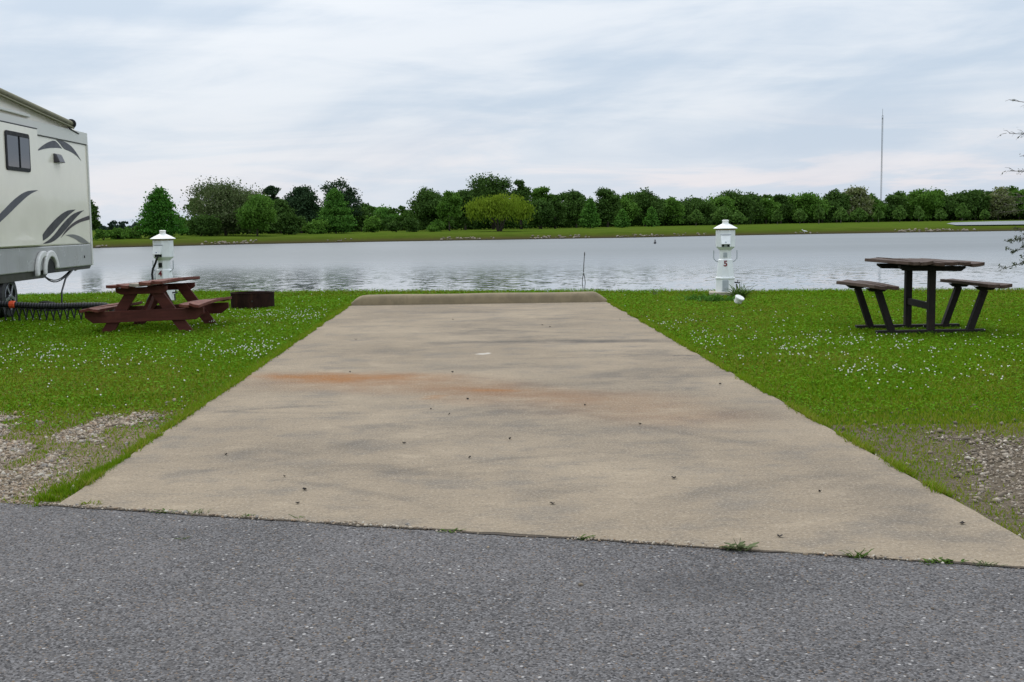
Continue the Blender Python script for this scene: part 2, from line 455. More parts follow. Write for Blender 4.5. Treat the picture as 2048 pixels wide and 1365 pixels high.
plain('decal_slate', (0.060, 0.062, 0.075), 0.5, 0.06, 5)
plain('decal_black', (0.012, 0.011, 0.012), 0.5, 0.1, 5)
plain('decal_maroon', (0.022, 0.010, 0.010), 0.5, 0.1, 5)
plain('decal_grey', (0.17, 0.17, 0.155), 0.5, 0.06, 5)
plain('window_frame', (0.006, 0.006, 0.007), 0.7, 0.2, 12)
plain('tinted_glass', (0.035, 0.040, 0.052), 0.06, 0.05, 2, spec=0.7)
plain('vent_plastic', (0.035, 0.030, 0.034), 0.3, 0.1, 10)
plain('awning_vinyl', (0.20, 0.19, 0.115), 0.8, 0.15, 6, dirt=(0.09, 0.09, 0.06), dirt_amt=0.5)
plain('alloy', (0.26, 0.265, 0.28), 0.3, 0.06, 8, metal=0.8)
plain('orange_plastic', (0.80, 0.10, 0.03), 0.4, 0.08, 10)
plain('rusty_steel', (0.024, 0.012, 0.009), 0.9, 0.4, 6, bump=0.3, spec=0.08, dirt=(0.065, 0.028, 0.016), dirt_amt=0.6)
plain('ash', (0.08, 0.075, 0.07), 0.95, 0.3, 20)
plain('kerb_concrete', (0.25, 0.20, 0.125), 0.9, 0.16, 4, bump=0.3, dirt=(0.17, 0.14, 0.09), dirt_amt=0.5, spec=0.25)
plain('base_concrete', (0.40, 0.36, 0.28), 0.9, 0.2, 10, bump=0.3, spec=0.2)
plain('mast_steel', (0.16, 0.17, 0.19), 0.6, 0.05, 0.2)
plain('ramp_dark', (0.022, 0.018, 0.016), 0.8, 0.3, 6)
plain('dead_leaf', (0.020, 0.014, 0.010), 0.8, 0.4, 30)
plain('bird_dark', (0.03, 0.03, 0.034), 0.7, 0.2, 20)
plain('bird_white', (0.80, 0.80, 0.78), 0.7, 0.05, 20)
plain('reed', (0.035, 0.032, 0.025), 0.7, 0.2, 20)
plain('joint_dirt', (0.055, 0.040, 0.026), 0.95, 0.4, 30)


# ------------------------------------------------------------------ mesh helpers
class MB:
    def __init__(s):
        s.v = []
        s.f = []

    def add(s, vs_, fs):
        o = len(s.v)
        s.v += [tuple(x) for x in vs_]
        s.f += [tuple(i + o for i in f) for f in fs]
        return s

    def box(s, c, size, rot=None):
        hx, hy, hz = (x / 2 for x in size)
        pts = [Vector((x, y, z)) for z in (-hz, hz) for y in (-hy, hy) for x in (-hx, hx)]
        if rot is not None:
            R = Euler(rot).to_matrix()
            pts = [R @ p for p in pts]
        pts = [p + Vector(c) for p in pts]
        return s.add(pts, [(0, 2, 3, 1), (4, 5, 7, 6), (0, 1, 5, 4), (2, 6, 7, 3), (0, 4, 6, 2), (1, 3, 7, 5)])

    def beam(s, p0, p1, w, h, up=(0, 0, 1), cuts=None):
        """a plank from p0 to p1, w wide across, h thick along up"""
        p0, p1 = Vector(p0), Vector(p1)
        d = (p1 - p0).normalized()
        a = d.cross(Vector(up)).normalized()
        b = a.cross(d).normalized()
        pts = []
        for p in (p0, p1):
            for q, r in ((-1, -1), (1, -1), (1, 1), (-1, 1)):
                pts.append(p + a * q * w / 2 + b * r * h / 2)
        return s.add(pts, [(0, 3, 2, 1), (4, 5, 6, 7), (0, 1, 5, 4), (1, 2, 6, 5), (2, 3, 7, 6), (3, 0, 4, 7)])

    def tube(s, pts, rad, n=8, cap=True):
        pts = [Vector(p) for p in pts]
        if not hasattr(rad, '__len__'):
            rad = [rad] * len(pts)
        rings = []
        ref = Vector((0.3, 0.2, 0.93)).normalized()
        for i, p in enumerate(pts):
            d = (pts[min(i + 1, len(pts) - 1)] - pts[max(i - 1, 0)]).normalized()
            if abs(d.dot(ref)) > 0.95:
                ref = Vector((0.9, -0.3, 0.1)).normalized()
            a = d.cross(ref).normalized()
            b = d.cross(a)
            rings.append([p + (a * cos(2 * pi * k / n) + b * sin(2 * pi * k / n)) * rad[i] for k in range(n)])
        vs_ = [q for r in rings for q in r]
        fs = []
        for i in range(len(pts) - 1):
            for k in range(n):
                fs.append((i * n + k, i * n + (k + 1) % n, (i + 1) * n + (k + 1) % n, (i + 1) * n + k))
        if cap:
            fs.append(tuple(range(n - 1, -1, -1)))
            m = (len(pts) - 1) * n
            fs.append(tuple(m + k for k in range(n)))
        return s.add(vs_, fs)

    def lathe(s, prof, n=16, center=(0, 0, 0), rot=0.0, sx=1.0):
        """profile of (radius, z) turned round z; radius 0 closes"""
        vs_, fs, idx = [], [], []
        for r, z in prof:
            if r < 1e-6:
                idx.append([len(vs_)])
                vs_.append((center[0], center[1], center[2] + z))
            else:
                row = []
                for k in range(n):
                    a = rot + 2 * pi * k / n
                    row.append(len(vs_))
                    vs_.append((center[0] + r * cos(a), center[1] + r * sin(a) * sx, center[2] + z))
                idx.append(row)
        for a, b in zip(idx[:-1], idx[1:]):
            for k in range(n):
                if len(a) == 1 and len(b) == 1:
                    continue
                if len(a) == 1:
                    fs.append((a[0], b[(k + 1) % n], b[k]))
                elif len(b) == 1:
                    fs.append((a[k], a[(k + 1) % n], b[0]))
                else:
                    fs.append((a[k], a[(k + 1) % n], b[(k + 1) % n], b[k]))
        return s.add(vs_, fs)

    def prism(s, poly, a0, a1, axis='x'):
        """polygon (u, v) pushed along an axis: x -> (y, z), y -> (x, z), z -> (x, y)"""
        n = len(poly)

        def P(u, v, a):
            return {'x': (a, u, v), 'y': (u, a, v), 'z': (u, v, a)}[axis]
        vs_ = [P(u, v, a0) for u, v in poly] + [P(u, v, a1) for u, v in poly]
        fs = [tuple(range(n - 1, -1, -1)), tuple(range(n, 2 * n))]
        fs += [(i, (i + 1) % n, n + (i + 1) % n, n + i) for i in range(n)]
        return s.add(vs_, fs)

    def build(s, name, mat, parent=None, loc=None, rz=0.0, bevel=0.0, smooth=False, seg=2):
        me = bpy.data.meshes.new(name)
        me.from_pydata(s.v, [], s.f)
        me.validate()
        import bmesh
        bm = bmesh.new()
        bm.from_mesh(me)
        bmesh.ops.recalc_face_normals(bm, faces=bm.faces)
        bm.to_mesh(me)
        bm.free()
        me.materials.append(MATS[mat])
        if smooth:
            me.polygons.foreach_set('use_smooth', [True] * len(me.polygons))
        o = bpy.data.objects.new(name, me)
        COL.objects.link(o)
        if parent:
            o.parent = parent
        if loc is not None:
            o.location = loc
        o.rotation_euler = (0, 0, rz)
        if bevel:
            b = o.modifiers.new('bevel', 'BEVEL')
            b.width = bevel
            b.segments = seg
            b.limit_method = 'ANGLE'
        return o


def mesh_np(name, V, nface, nper, mat, parent=None, mats=None, midx=None, faces=None):
    """V (n,3); faces are consecutive runs of nper vertices unless given"""
    me = bpy.data.meshes.new(name)
    V = np.ascontiguousarray(V, dtype=np.float32)
    me.vertices.add(len(V))
    me.vertices.foreach_set('co', V.ravel())
    idx = np.arange(nface * nper, dtype=np.int32) if faces is None else np.ascontiguousarray(faces, dtype=np.int32).ravel()
    me.loops.add(len(idx))
    me.loops.foreach_set('vertex_index', idx)
    me.polygons.add(nface)
    me.polygons.foreach_set('loop_start', np.arange(0, nface * nper, nper, dtype=np.int32))
    me.polygons.foreach_set('loop_total', np.full(nface, nper, dtype=np.int32))
    for mm in (mats or [mat]):
        me.materials.append(MATS[mm])
    if midx is not None:
        me.polygons.foreach_set('material_index', np.ascontiguousarray(midx, dtype=np.int32))
    me.update(calc_edges=True)
    o = bpy.data.objects.new(name, me)
    COL.objects.link(o)
    if parent:
        o.parent = parent
    return o


def tag(o, label=None, cat=None, group=None, kind=None):
    if label:
        o['label'] = label
    if cat:
        o['category'] = cat
    if group:
        o['group'] = group
    if kind:
        o['kind'] = kind
    return o


def thing(name, label, cat, loc=(0, 0, 0), rz=0.0, group=None):
    o = bpy.data.objects.new(name, None)
    COL.objects.link(o)
    o.location = loc
    o.rotation_euler = (0, 0, rz)
    return tag(o, label, cat, group)


def unit(rng, n):
    v = rng.normal(size=(n, 3))
    return v / np.linalg.norm(v, axis=1, keepdims=True)


def vnoise(x, y, seed=0):
    """smooth value noise in the plane, 0..1"""
    def h(i, j):
        k = (i * 374761393 + j * 668265263 + seed * 982451653) & 0x7fffffff
        k = ((k ^ (k >> 13)) * 1274126177) & 0x7fffffff
        return ((k ^ (k >> 16)) & 0xffff) / 65535.0
    x = np.asarray(x, dtype=np.float64)
    y = np.asarray(y, dtype=np.float64)
    i, j = np.floor(x).astype(np.int64), np.floor(y).astype(np.int64)
    fx, fy = x - i, y - j
    fx, fy = fx * fx * (3 - 2 * fx), fy * fy * (3 - 2 * fy)
    return (h(i, j) * (1 - fx) + h(i + 1, j) * fx) * (1 - fy) + (h(i, j + 1) * (1 - fx) + h(i + 1, j + 1) * fx) * fy


def fbm(x, y, seed=0, oct=4):
    t, a, s = 0, 1.0, 0
    for k in range(oct):
        t = t + a * vnoise(x * 2 ** k, y * 2 ** k, seed + k * 17)
        s += a
        a *= 0.5
    return t / s


# ------------------------------------------------------------------ the ground, road, pad, water
PAD_L, PAD_R = -2.20, 2.465
PAD_END = 21.25
WATER_Z = -1.0


def road_y(x):
    """far edge of the asphalt"""
    return 5.44 - 0.325 * x


def near_edge(x):
    return 24.9 - 0.20 * np.asarray(x) + 0.5 * (fbm(np.asarray(x) * 0.25, 3.0 + 0 * np.asarray(x), 5, 3) - 0.5)


FAR_X = [-600, -46, -30, -13, 4, 22, 46, 72, 92, 160, 600]
FAR_Y = [20, 144, 159, 167, 171, 175, 188, 195, 199, 214, 260]


def far_edge(x):
    return np.interp(x, FAR_X, FAR_Y) + 3.0 * (fbm(np.asarray(x) * 0.06, 1.0 + 0 * np.asarray(x), 9, 4) - 0.5)


def sm(t):
    t = np.clip(t, 0, 1)
    return t * t * (3 - 2 * t)


def ground_z(x, y):
    ne, fe = near_edge(x), far_edge(x)
    z = np.full(np.shape(x), -0.03)
    z = z - 1.9 * sm((y - ne + 0.1) / 3.6)
    n = fbm(x * 0.12, y * 0.12, 21, 3) - 0.5
    d = y - fe
    rise = 1.05 * sm((d + 3.0) / 3.2) + 0.70 * sm((d - 0.2) / 7.0) + (0.20 + 0.12 * n * sm((110 - d) / 60.0)) * sm((d - 8) / 35.0)
    z = z + rise
    return z


def build_ground():
    ys = np.concatenate([np.arange(-40, 18, 2.0), np.arange(18, 32, 0.3), np.arange(32, 120, 6.0), np.arange(120, 240, 1.5),
                         np.arange(240, 700, 12.0), np.geomspace(700, 7000, 20)])
    xs = np.concatenate([-np.geomspace(6000, 160, 24), np.arange(-150, -40, 3.0), np.arange(-40, 120, 1.6), np.arange(120, 250, 4.0), np.geomspace(260, 6000, 24)])
    X, Y = np.meshgrid(xs, ys)
    Z = ground_z(X, Y)
    V = np.stack([X, Y, Z], -1).reshape(-1, 3)
    nx, ny = len(xs), len(ys)
    i = np.arange(nx * ny).reshape(ny, nx)
    F = np.stack([i[:-1, :-1], i[:-1, 1:], i[1:, 1:], i[1:, :-1]], -1).reshape(-1, 4)
    o = mesh_np('ground', V, len(F), 4, 'ground_soil', faces=F)
    o.data.polygons.foreach_set('use_smooth', [True] * len(F))
    tag(o, kind='structure')


build_ground()

# pond
me_pts = [(-600, 22), (600, 22), (600, 290), (-600, 290)]
o = MB().add([(x, y, WATER_Z) for x, y in me_pts], [(0, 1, 2, 3)]).build('pond_water', 'pond_water')
tag(o, kind='structure')
# a second stretch of water beyond the far bank, at the right
a2 = [on_z(1893, 447.5, 0.05), on_z(1912, 450.5, 0.05), on_z(1960, 450.2, 0.05), on_z(2200, 447.5, 0.05), on_z(2230, 439.2, 0.05), on_z(1990, 443.0, 0.05), on_z(1905, 445.3, 0.05)]
o = MB().add([(p.x, p.y, 0.05) for p in a2], [tuple(range(len(a2)))]).build('back_pond_water', 'pond_water')
tag(o, kind='structure')

# asphalt road
rx = [-60, -25, -12] + list(np.arange(-8, 8.01, 0.12)) + [12, 25, 60]
V, F = [], []
for x in rx:
    jit = 0.03 * (fbm(np.array([x * 3.0]), np.array([2.0]), 3, 4)[0] - 0.5) if abs(x) < 9 else 0
    V += [(x, -30.0, -0.006), (x, float(road_y(x)) + jit, -0.006), (x, float(road_y(x)) + jit + 0.015, -0.05)]
for i in range(len(rx) - 1):
    F += [(3 * i, 3 * i + 3, 3 * i + 4, 3 * i + 1), (3 * i + 1, 3 * i + 4, 3 * i + 5, 3 * i + 2)]
o = MB().add(V, F).build('asphalt_road', 'asphalt')
tag(o, kind='structure')

# strip of dirt in the joint between road and pad
V, F = [], []
xs = np.arange(PAD_L - 0.1, PAD_R + 0.11, 0.08)
for i, x in enumerate(xs):
    jj = 0.05 * (fbm(np.array([x * 5.0]), np.array([3.0]), 23, 4)[0] - 0.5)
    V += [(x, float(road_y(x)) - 0.012 + jj, -0.0025), (x, float(road_y(x)) + 0.06, -0.0025)]
    if i:
        F.append((2 * i - 2, 2 * i, 2 * i + 1, 2 * i - 1))
tag(MB().add(V, F).build('joint_soil', 'joint_dirt'), kind='structure')


# concrete pad: long slab and the end strip that carries the kerb
def slab_outline(y0, y1, front_is_road):
    pts = []
    if front_is_road:
        for x in np.arange(PAD_L, PAD_R + 0.001, 0.06):
            e = 0.06 * (fbm(np.array([x * 5.0]), np.array([7.0]), 11, 5)[0] - 0.5)
            pts.append((x, float(road_y(x)) + 0.006 + e))
    else:
        pts += [(PAD_L, y0), (PAD_R, y0)]
    lo = float(road_y(PAD_R)) + 0.05 if front_is_road else y0
    for y in np.arange(lo + 0.1, y1, 0.12):
        e = 0.035 * (fbm(np.array([y * 3.1]), np.array([1.0]), 13, 5)[0] - 0.5)
        pts.append((PAD_R + e, y))
    pts += [(PAD_R, y1), (PAD_L, y1)]
    lo = float(road_y(PAD_L)) + 0.05 if front_is_road else y0
    for y in np.arange(y1 - 0.1, lo, -0.12):
        e = 0.035 * (fbm(np.array([y * 3.1]), np.array([4.0]), 17, 5)[0] - 0.5)
        pts.append((PAD_L + e, y))
    return pts


pad = MB().prism(slab_outline(0, 20.55, True), -0.12, 0.0, 'z').build('concrete_pad', 'pad_concrete')
tag(pad, kind='structure')
MB().prism(slab_outline(20.562, 21.75, False), -0.12, -0.002, 'z').build('slab', 'pad_concrete', pad)

# kerb at the end of the pad: rounded top, ends sloping down
kp = [(-0.17, -0.02), (-0.165, 0.10), (-0.145, 0.145), (-0.10, 0.172), (0.0, 0.178), (0.12, 0.172), (0.165, 0.14), (0.18, -0.02)]
V, F = [], []
stations = [(PAD_L - 0.03, 0.03), (PAD_L + 0.03, 0.30), (PAD_L + 0.09, 0.60), (PAD_L + 0.15, 0.82), (PAD_L + 0.22, 0.95), (PAD_L + 0.32, 1.0)]
stations += [(x, 1.0) for x in np.arange(-1.7, 2.0, 0.25)]
stations += [(PAD_R - 0.24, 1.0), (PAD_R - 0.19, 0.93), (PAD_R - 0.10, 0.62), (PAD_R - 0.02, 0.28), (PAD_R + 0.03, 0.03)]
for (x, hh) in stations:
    w = 0.004 * sin(x * 5.1) + 0.003 * sin(x * 11.7)
    V += [(x, PAD_END + 0.17 + u + w, max(-0.02, v * hh + (0.004 * sin(x * 3.3) if v > 0.1 else 0))) for u, v in kp]
k = len(kp)
for i in range(len(stations) - 1):
    for j in range(k - 1):
        F.append((i * k + j, (i + 1) * k + j, (i + 1) * k + j + 1, i * k + j + 1))
F += [tuple(range(k)), tuple((len(stations) - 1) * k + j for j in range(k))]
kerb = MB().add(V, F).build('end_kerb', 'kerb_concrete', smooth=True)
tag(kerb, kind='structure')


# gravel: where the lawn gives way to stones
def gravel_mask(x, y):
    """0 lawn .. 1 bare gravel"""
    n = fbm(x * 1.3, y * 0.8, 31, 4)
    n2 = fbm(x * 3.5, y * 1.9, 37, 3)
    left = (x < PAD_L) * sm((9.7 - y + 1.8 * (n - 0.5)) / 0.6) * sm((PAD_L - 0.16 - x + 0.25 * (n2 - 0.5)) / 0.35)
    right = (x > PAD_R) * sm((8.35 - y + 1.6 * (n - 0.5) + 0.2 * (x - 3.0)) / 1.2) * sm((x - PAD_R - 0.10 - 0.30 * sm((y - 6.2) / 1.0) + 0.3 * (n2 - 0.5)) / 0.4)
    g = np.maximum(left, right)
    patch = np.where(x < 0, sm((n2 * 0.65 + n * 0.35 - 0.25 - 0.048 * (y - 6.2)) / 0.07), sm((n2 * 0.6 + n * 0.4 - 0.36 - 0.03 * (y - 6.0)) / 0.09))
    return g * patch


for (x0, x1, y0, y1) in ((-9.0, PAD_L + 0.05, None, 10.2), (PAD_R - 0.05, 9.0, None, 9.0)):
    xs = np.linspace(x0, x1, 40)
    V, F = [], []
    rows = 24
    for x in xs:
        yb = float(road_y(x)) - 0.05
        for j in range(rows):
            V.append((x, yb + (y1 - yb) * j / (rows - 1), -0.020 - 0.02 * (j / (rows - 1)) ** 4))
    for i in range(len(xs) - 1):
        for j in range(rows - 1):
            F.append((i * rows + j, (i + 1) * rows + j, (i + 1) * rows + j + 1, i * rows + j + 1))
    o = MB().add(V, F).build('gravel_ground', 'gravel_bed' if x0 < -5 else 'earth_bed')
    tag(o, kind='structure')

ICO_V = None


def rock_mesh(name, P, R, mat, seed, flat=0.6, parent=None, low=False):
    """many small uneven stones in one mesh"""
    rng = np.random.default_rng(seed)
    t = (1 + 5 ** 0.5) / 2
    iv = np.array([(-1, t, 0), (1, t, 0), (-1, -t, 0), (1, -t, 0), (0, -1, t), (0, 1, t), (0, -1, -t), (0, 1, -t), (t, 0, -1), (t, 0, 1), (-t, 0, -1), (-t, 0, 1)], float)
    iv /= np.linalg.norm(iv[0])
    fi = np.array([(0, 11, 5), (0, 5, 1), (0, 1, 7), (0, 7, 10), (0, 10, 11), (1, 5, 9), (5, 11, 4), (11, 10, 2), (10, 7, 6), (7, 1, 8), (3, 9, 4), (3, 4, 2), (3, 2, 6), (3, 6, 8), (3, 8, 9), (4, 9, 5), (2, 4, 11), (6, 2, 10), (8, 6, 7), (9, 8, 1)])
    n = len(P)
    if low:
        iv = np.array([(1, 0, 0), (-1, 0, 0), (0, 1, 0), (0, -1, 0), (0, 0, 1), (0, 0, -1)], float)
        fi = np.array([(0, 2, 4), (2, 1, 4), (1, 3, 4), (3, 0, 4), (2, 0, 5), (1, 2, 5), (3, 1, 5), (0, 3, 5)])
    nv, nf = len(iv), len(fi)
    V = iv[None] * rng.uniform(0.75, 1.15, (n, nv, 1)) + (rng.normal(0, 0.16, (n, nv, 3)) if low else 0)
    V = V * np.stack([rng.uniform(0.8, 1.3, n), rng.uniform(0.7, 1.1, n), rng.uniform(flat * 0.7, flat * 1.2, n)], -1)[:, None]
    a = rng.uniform(0, 2 * pi, n)
    b = rng.normal(0, 0.35, n)
    ca, sa, cb, sb = np.cos(a), np.sin(a), np.cos(b), np.sin(b)
    x, y, z = V[..., 0], V[..., 1], V[..., 2]
    x, z = x * cb[:, None] - z * sb[:, None], x * sb[:, None] + z * cb[:, None]
    x, y = x * ca[:, None] - y * sa[:, None], x * sa[:, None] + y * ca[:, None]
    V = np.stack([x, y, z], -1) * R[:, None, None] + P[:, None]
    F = fi[None] + (np.arange(n) * nv)[:, None, None]
    return mesh_np(name, V.reshape(-1, 3), n * nf, 3, mat, parent, faces=F.reshape(-1, 3))


def scatter_gravel(name, x0, x1, y1, n, mat, seed):
    rng = np.random.default_rng(seed)
    x = rng.uniform(x0, x1, n)
    yb = road_y(x) - 0.10
    y = yb + (y1 - yb) * rng.uniform(0, 1, n)
    m = np.maximum(gravel_mask(x, y), 0.03)
    keep = rng.uniform(0, 1, n) < m * np.where(y < road_y(x), 0.25, 1)
    x, y = x[keep], y[keep]
    r = np.clip(rng.lognormal(math.log(0.0082), 0.5, len(x)), 0.004, 0.030)
    P = np.stack([x, y, -0.022 + r * 0.25], -1)
    return rock_mesh(name, P, r, mat, seed + 1, 0.7, low=True)


tag(scatter_gravel('gravel_stones', -5.6, PAD_L - 0.02, 10.0, 52000, 'gravel_stone', 41), 'pale mixed gravel lying between the road and left lawn', 'gravel', kind='stuff')
tag(scatter_gravel('gravel_stones', PAD_R + 0.02, 5.6, 9.0, 34000, 'dull_stone', 43), 'thin grey gravel in bare earth right of the pad', 'gravel', kind='stuff')

# loose chips on the asphalt and along the joint
rng = np.random.default_rng(5)
n = 240
x = rng.uniform(-4, 4, n)
y = np.minimum(3.2 + rng.uniform(0, 1, n) ** 0.8 * 3.6, road_y(x) - 0.02)
r = np.clip(rng.lognormal(math.log(0.0042), 0.4, n), 0.0022, 0.012)
xj = rng.uniform(PAD_L - 0.3, 2.4, 1100)
yj = road_y(xj) + rng.normal(0.008, 0.014, 1100)
keep = fbm(xj * 2.2, xj * 0 + 1, 61, 3) + np.where(xj < -0.9, 0.14, -0.06) > 0.54
xj, yj = xj[keep], yj[keep]
rj = np.clip(rng.lognormal(math.log(0.0055), 0.4, len(xj)), 0.0025, 0.014)
P = np.concatenate([np.stack([x, y, -0.006 + r * 0.3], -1), np.stack([xj, yj, -0.002 + rj * 0.3], -1)])
tag(rock_mesh('loose_stone_chips', P, np.concatenate([r, rj]), 'gravel_stone', 7, 0.7), 'loose pale stone chips scattered on the dark asphalt', 'stone chips', kind='stuff')


# ------------------------------------------------------------------ lawn
def visible_strip(y, margin):
    return -0.40 * y - margin, 0.475 * y + margin


def build_lawn():
    rng = np.random.default_rng(77)
    # sample ground points with a density that falls with distance
    N = 720000
    yy = 5.0 + 21.6 * rng.uniform(0, 1, N) ** 1.05
    lo, hi = visible_strip(yy, 1.4)
    xx = lo + (hi - lo) * rng.uniform(0, 1, N)
    e = 0.05 * (fbm(yy * 2.5, xx * 0 + 2.0, 51, 4) - 0.45) + rng.exponential(0.012, N)
    on_pad = (xx > PAD_L - e * 0 + 0.0) & (xx < PAD_R) & (yy < 21.75)
    over = 0.03 * np.maximum(0, fbm(yy * 2.6, xx * 0, 53, 5) - 0.44)
    on_pad &= (xx > PAD_L + over) & (xx < PAD_R - over)
    in_kerb = (xx > PAD_L) & (xx < PAD_R) & (yy < 21.75)
    on_road = yy < road_y(xx) + 0.0
    g = gravel_mask(xx, yy)
    ne = near_edge(xx)
    keep = ~on_pad & ~on_road & (yy < ne + 1.4) & (rng.uniform(0, 1, N) > np.clip(g * 1.05, 0, 0.985))
    thin = (yy < 9.6) & (rng.uniform(0, 1, N) < 0.35 * sm((9.6 - yy) / 2))
    keep &= ~thin
    # trodden ground under the right table
    bare = np.exp(-(((xx - 5.55) / 0.7) ** 2 + ((yy - 16.9) / 0.25) ** 2))
    keep &= rng.uniform(0, 1, N) > 0.8 * bare
    xx, yy = xx[keep], yy[keep]
    n = len(xx)
    zz = ground_z(xx, yy)
    zz = np.where(yy < 9.6, np.maximum(zz, -0.03), zz)
    hvar = fbm(xx * 0.9, yy * 0.9, 71, 4)
    edge = sm((yy - near_edge(xx) + 0.9) / 0.9)
    h = (0.022 + 0.038 * hvar) * rng.uniform(0.6, 1.35, n) * (1 + 1.2 * edge)
    h *= np.where(yy < 9.3, 0.75, 1.0)
    w = (0.0022 + 0.00028 * yy) * rng.uniform(0.7, 1.3, n)
    a = rng.uniform(0, 2 * pi, n)
    lean = rng.uniform(0.1, 0.9, n) * h
    la = rng.uniform(0, 2 * pi, n)
    bx, by = np.cos(a) * w, np.sin(a) * w
    tx, ty = np.cos(la) * lean, np.sin(la) * lean
    base = np.stack([xx, yy, zz - 0.004], -1)
    A = base + np.stack([-bx, -by, 0 * bx], -1)
    B = base + np.stack([bx, by, 0 * bx], -1)
    C = base + np.stack([tx * 0.35 + bx * 0.8, ty * 0.35 + by * 0.8, h * 0.6], -1)
    D = base + np.stack([tx * 0.35 - bx * 0.8, ty * 0.35 - by * 0.8, h * 0.6], -1)
    T = base + np.stack([tx, ty, h], -1)
    # two faces: lower quad and tip, both written as quads (tip has a doubled edge midpoint)
    V = np.stack([A, B, C, D, T], 1).reshape(-1, 3)
    i = np.arange(n)[:, None] * 5
    nr = yy < 12.5
    t_near = np.concatenate([i[nr] + np.array([[0, 1, 2]]), i[nr] + np.array([[0, 2, 3]]), i[nr] + np.array([[3, 2, 4]])], 1).reshape(-1, 3)
    t_far = i[~nr] + np.array([[0, 1, 4]])
    tri = np.concatenate([t_near, t_far])
    dry = sm((fbm(xx * 0.55, yy * 0.40, 91, 4) - 0.44) / 0.2) * 0.7 + sm((10.0 - yy) / 1.2) * 0.5 + 0.06 + 0.45 * np.exp(-((xx - 6.6) / 3.0) ** 2 - ((yy - 18.0) / 2.2) ** 2) + 0.40 * np.exp(-((xx + 4.6) / 2.4) ** 2 - ((yy - 11.2) / 0.8) ** 2)
    mi = (rng.uniform(0, 1, n) < dry).astype(np.int32)
    o = mesh_np('lawn_grass', V, len(tri), 3, None, mats=['grass_blade', 'grass_dry'], midx=np.concatenate([np.repeat(mi[nr], 3), mi[~nr]]), faces=tri)
    tag(o, 'short mown green grass of the lawn by the pond', 'grass', kind='stuff')
    # clover leaves lie flat among the blades
    sel = rng.uniform(0, 1, n) < 0.31 * (0.4 + hvar) * (yy > 8.6)
    x, y, z, hh = xx[sel], yy[sel], zz[sel], h[sel]
    m = len(x)
    x = x + rng.normal(0, 0.02, m)
    y = y + rng.normal(0, 0.02, m)
    ok = ~((x > PAD_L) & (x < PAD_R) & (y < 21.75))
    x, y, z, hh = x[ok], y[ok], z[ok], hh[ok]
    m = len(x)
    s = (0.006 + 0.0005 * y) * rng.uniform(0.7, 1.3, m)
    nrm = unit(rng, m) * 0.45 + np.array([0, 0, 1.0])
    nrm /= np.linalg.norm(nrm, axis=1, keepdims=True)
    u = np.cross(nrm, unit(rng, m))
    u /= np.linalg.norm(u, axis=1, keepdims=True)
    v = np.cross(nrm, u)
    c = np.stack([x, y, z + hh * rng.uniform(0.5, 0.95, m)], -1)
    Q = np.stack([c + u * s[:, None], c + v * s[:, None], c - u * s[:, None], c - v * s[:, None]], 1).reshape(-1, 3)
    o = mesh_np('clover_leaves', Q, m, 4, 'clover_leaf')
    tag(o, 'low clover leaves growing among the lawn grass', 'clover', kind='stuff')


build_lawn()


def edge_grass():
    rng = np.random.default_rng(88)
    n = 42000
    y = rng.uniform(6.0, 21.6, n)
    left = rng.uniform(0, 1, n) < 0.5
    k = fbm(y * 3.0, np.where(left, 2.0, 9.0), 57, 5)
    off = rng.normal(-0.025, 0.020, n) + 0.035 * (k - 0.5)
    keep = (off < 0.10) & (rng.uniform(0, 1, n) < sm((k - 0.30) / 0.2)) & ((y > 6.6) | (~left))
    y, left, off = y[keep], left[keep], off[keep]
    x = np.where(left, PAD_L + off, PAD_R - off)
    n = len(x)
    h = rng.uniform(0.012, 0.045, n)
    a, la = rng.uniform(0, 2 * pi, n), rng.uniform(0, 2 * pi, n)
    b = np.stack([x, y, np.where(off > 0.0, 0.001, -0.02)], -1)
    w = np.stack([np.cos(a), np.sin(a), 0 * a], -1) * (0.0025 + 0.0003 * y)[:, None]
    tip = b + np.stack([np.cos(la) * h, np.sin(la) * h, h + 0.01], -1)
    mi = (rng.uniform(0, 1, n) < 0.3 + 0.4 * sm((10 - y) / 2)).astype(np.int32)
    o = mesh_np('edge_grass', np.stack([b - w, b + w, tip], 1).reshape(-1, 3), n, 3, None, mats=['grass_blade', 'grass_dry'], midx=mi)
    tag(o, 'ragged grass creeping over both side edges of the concrete pad', 'grass', kind='stuff')


edge_grass()


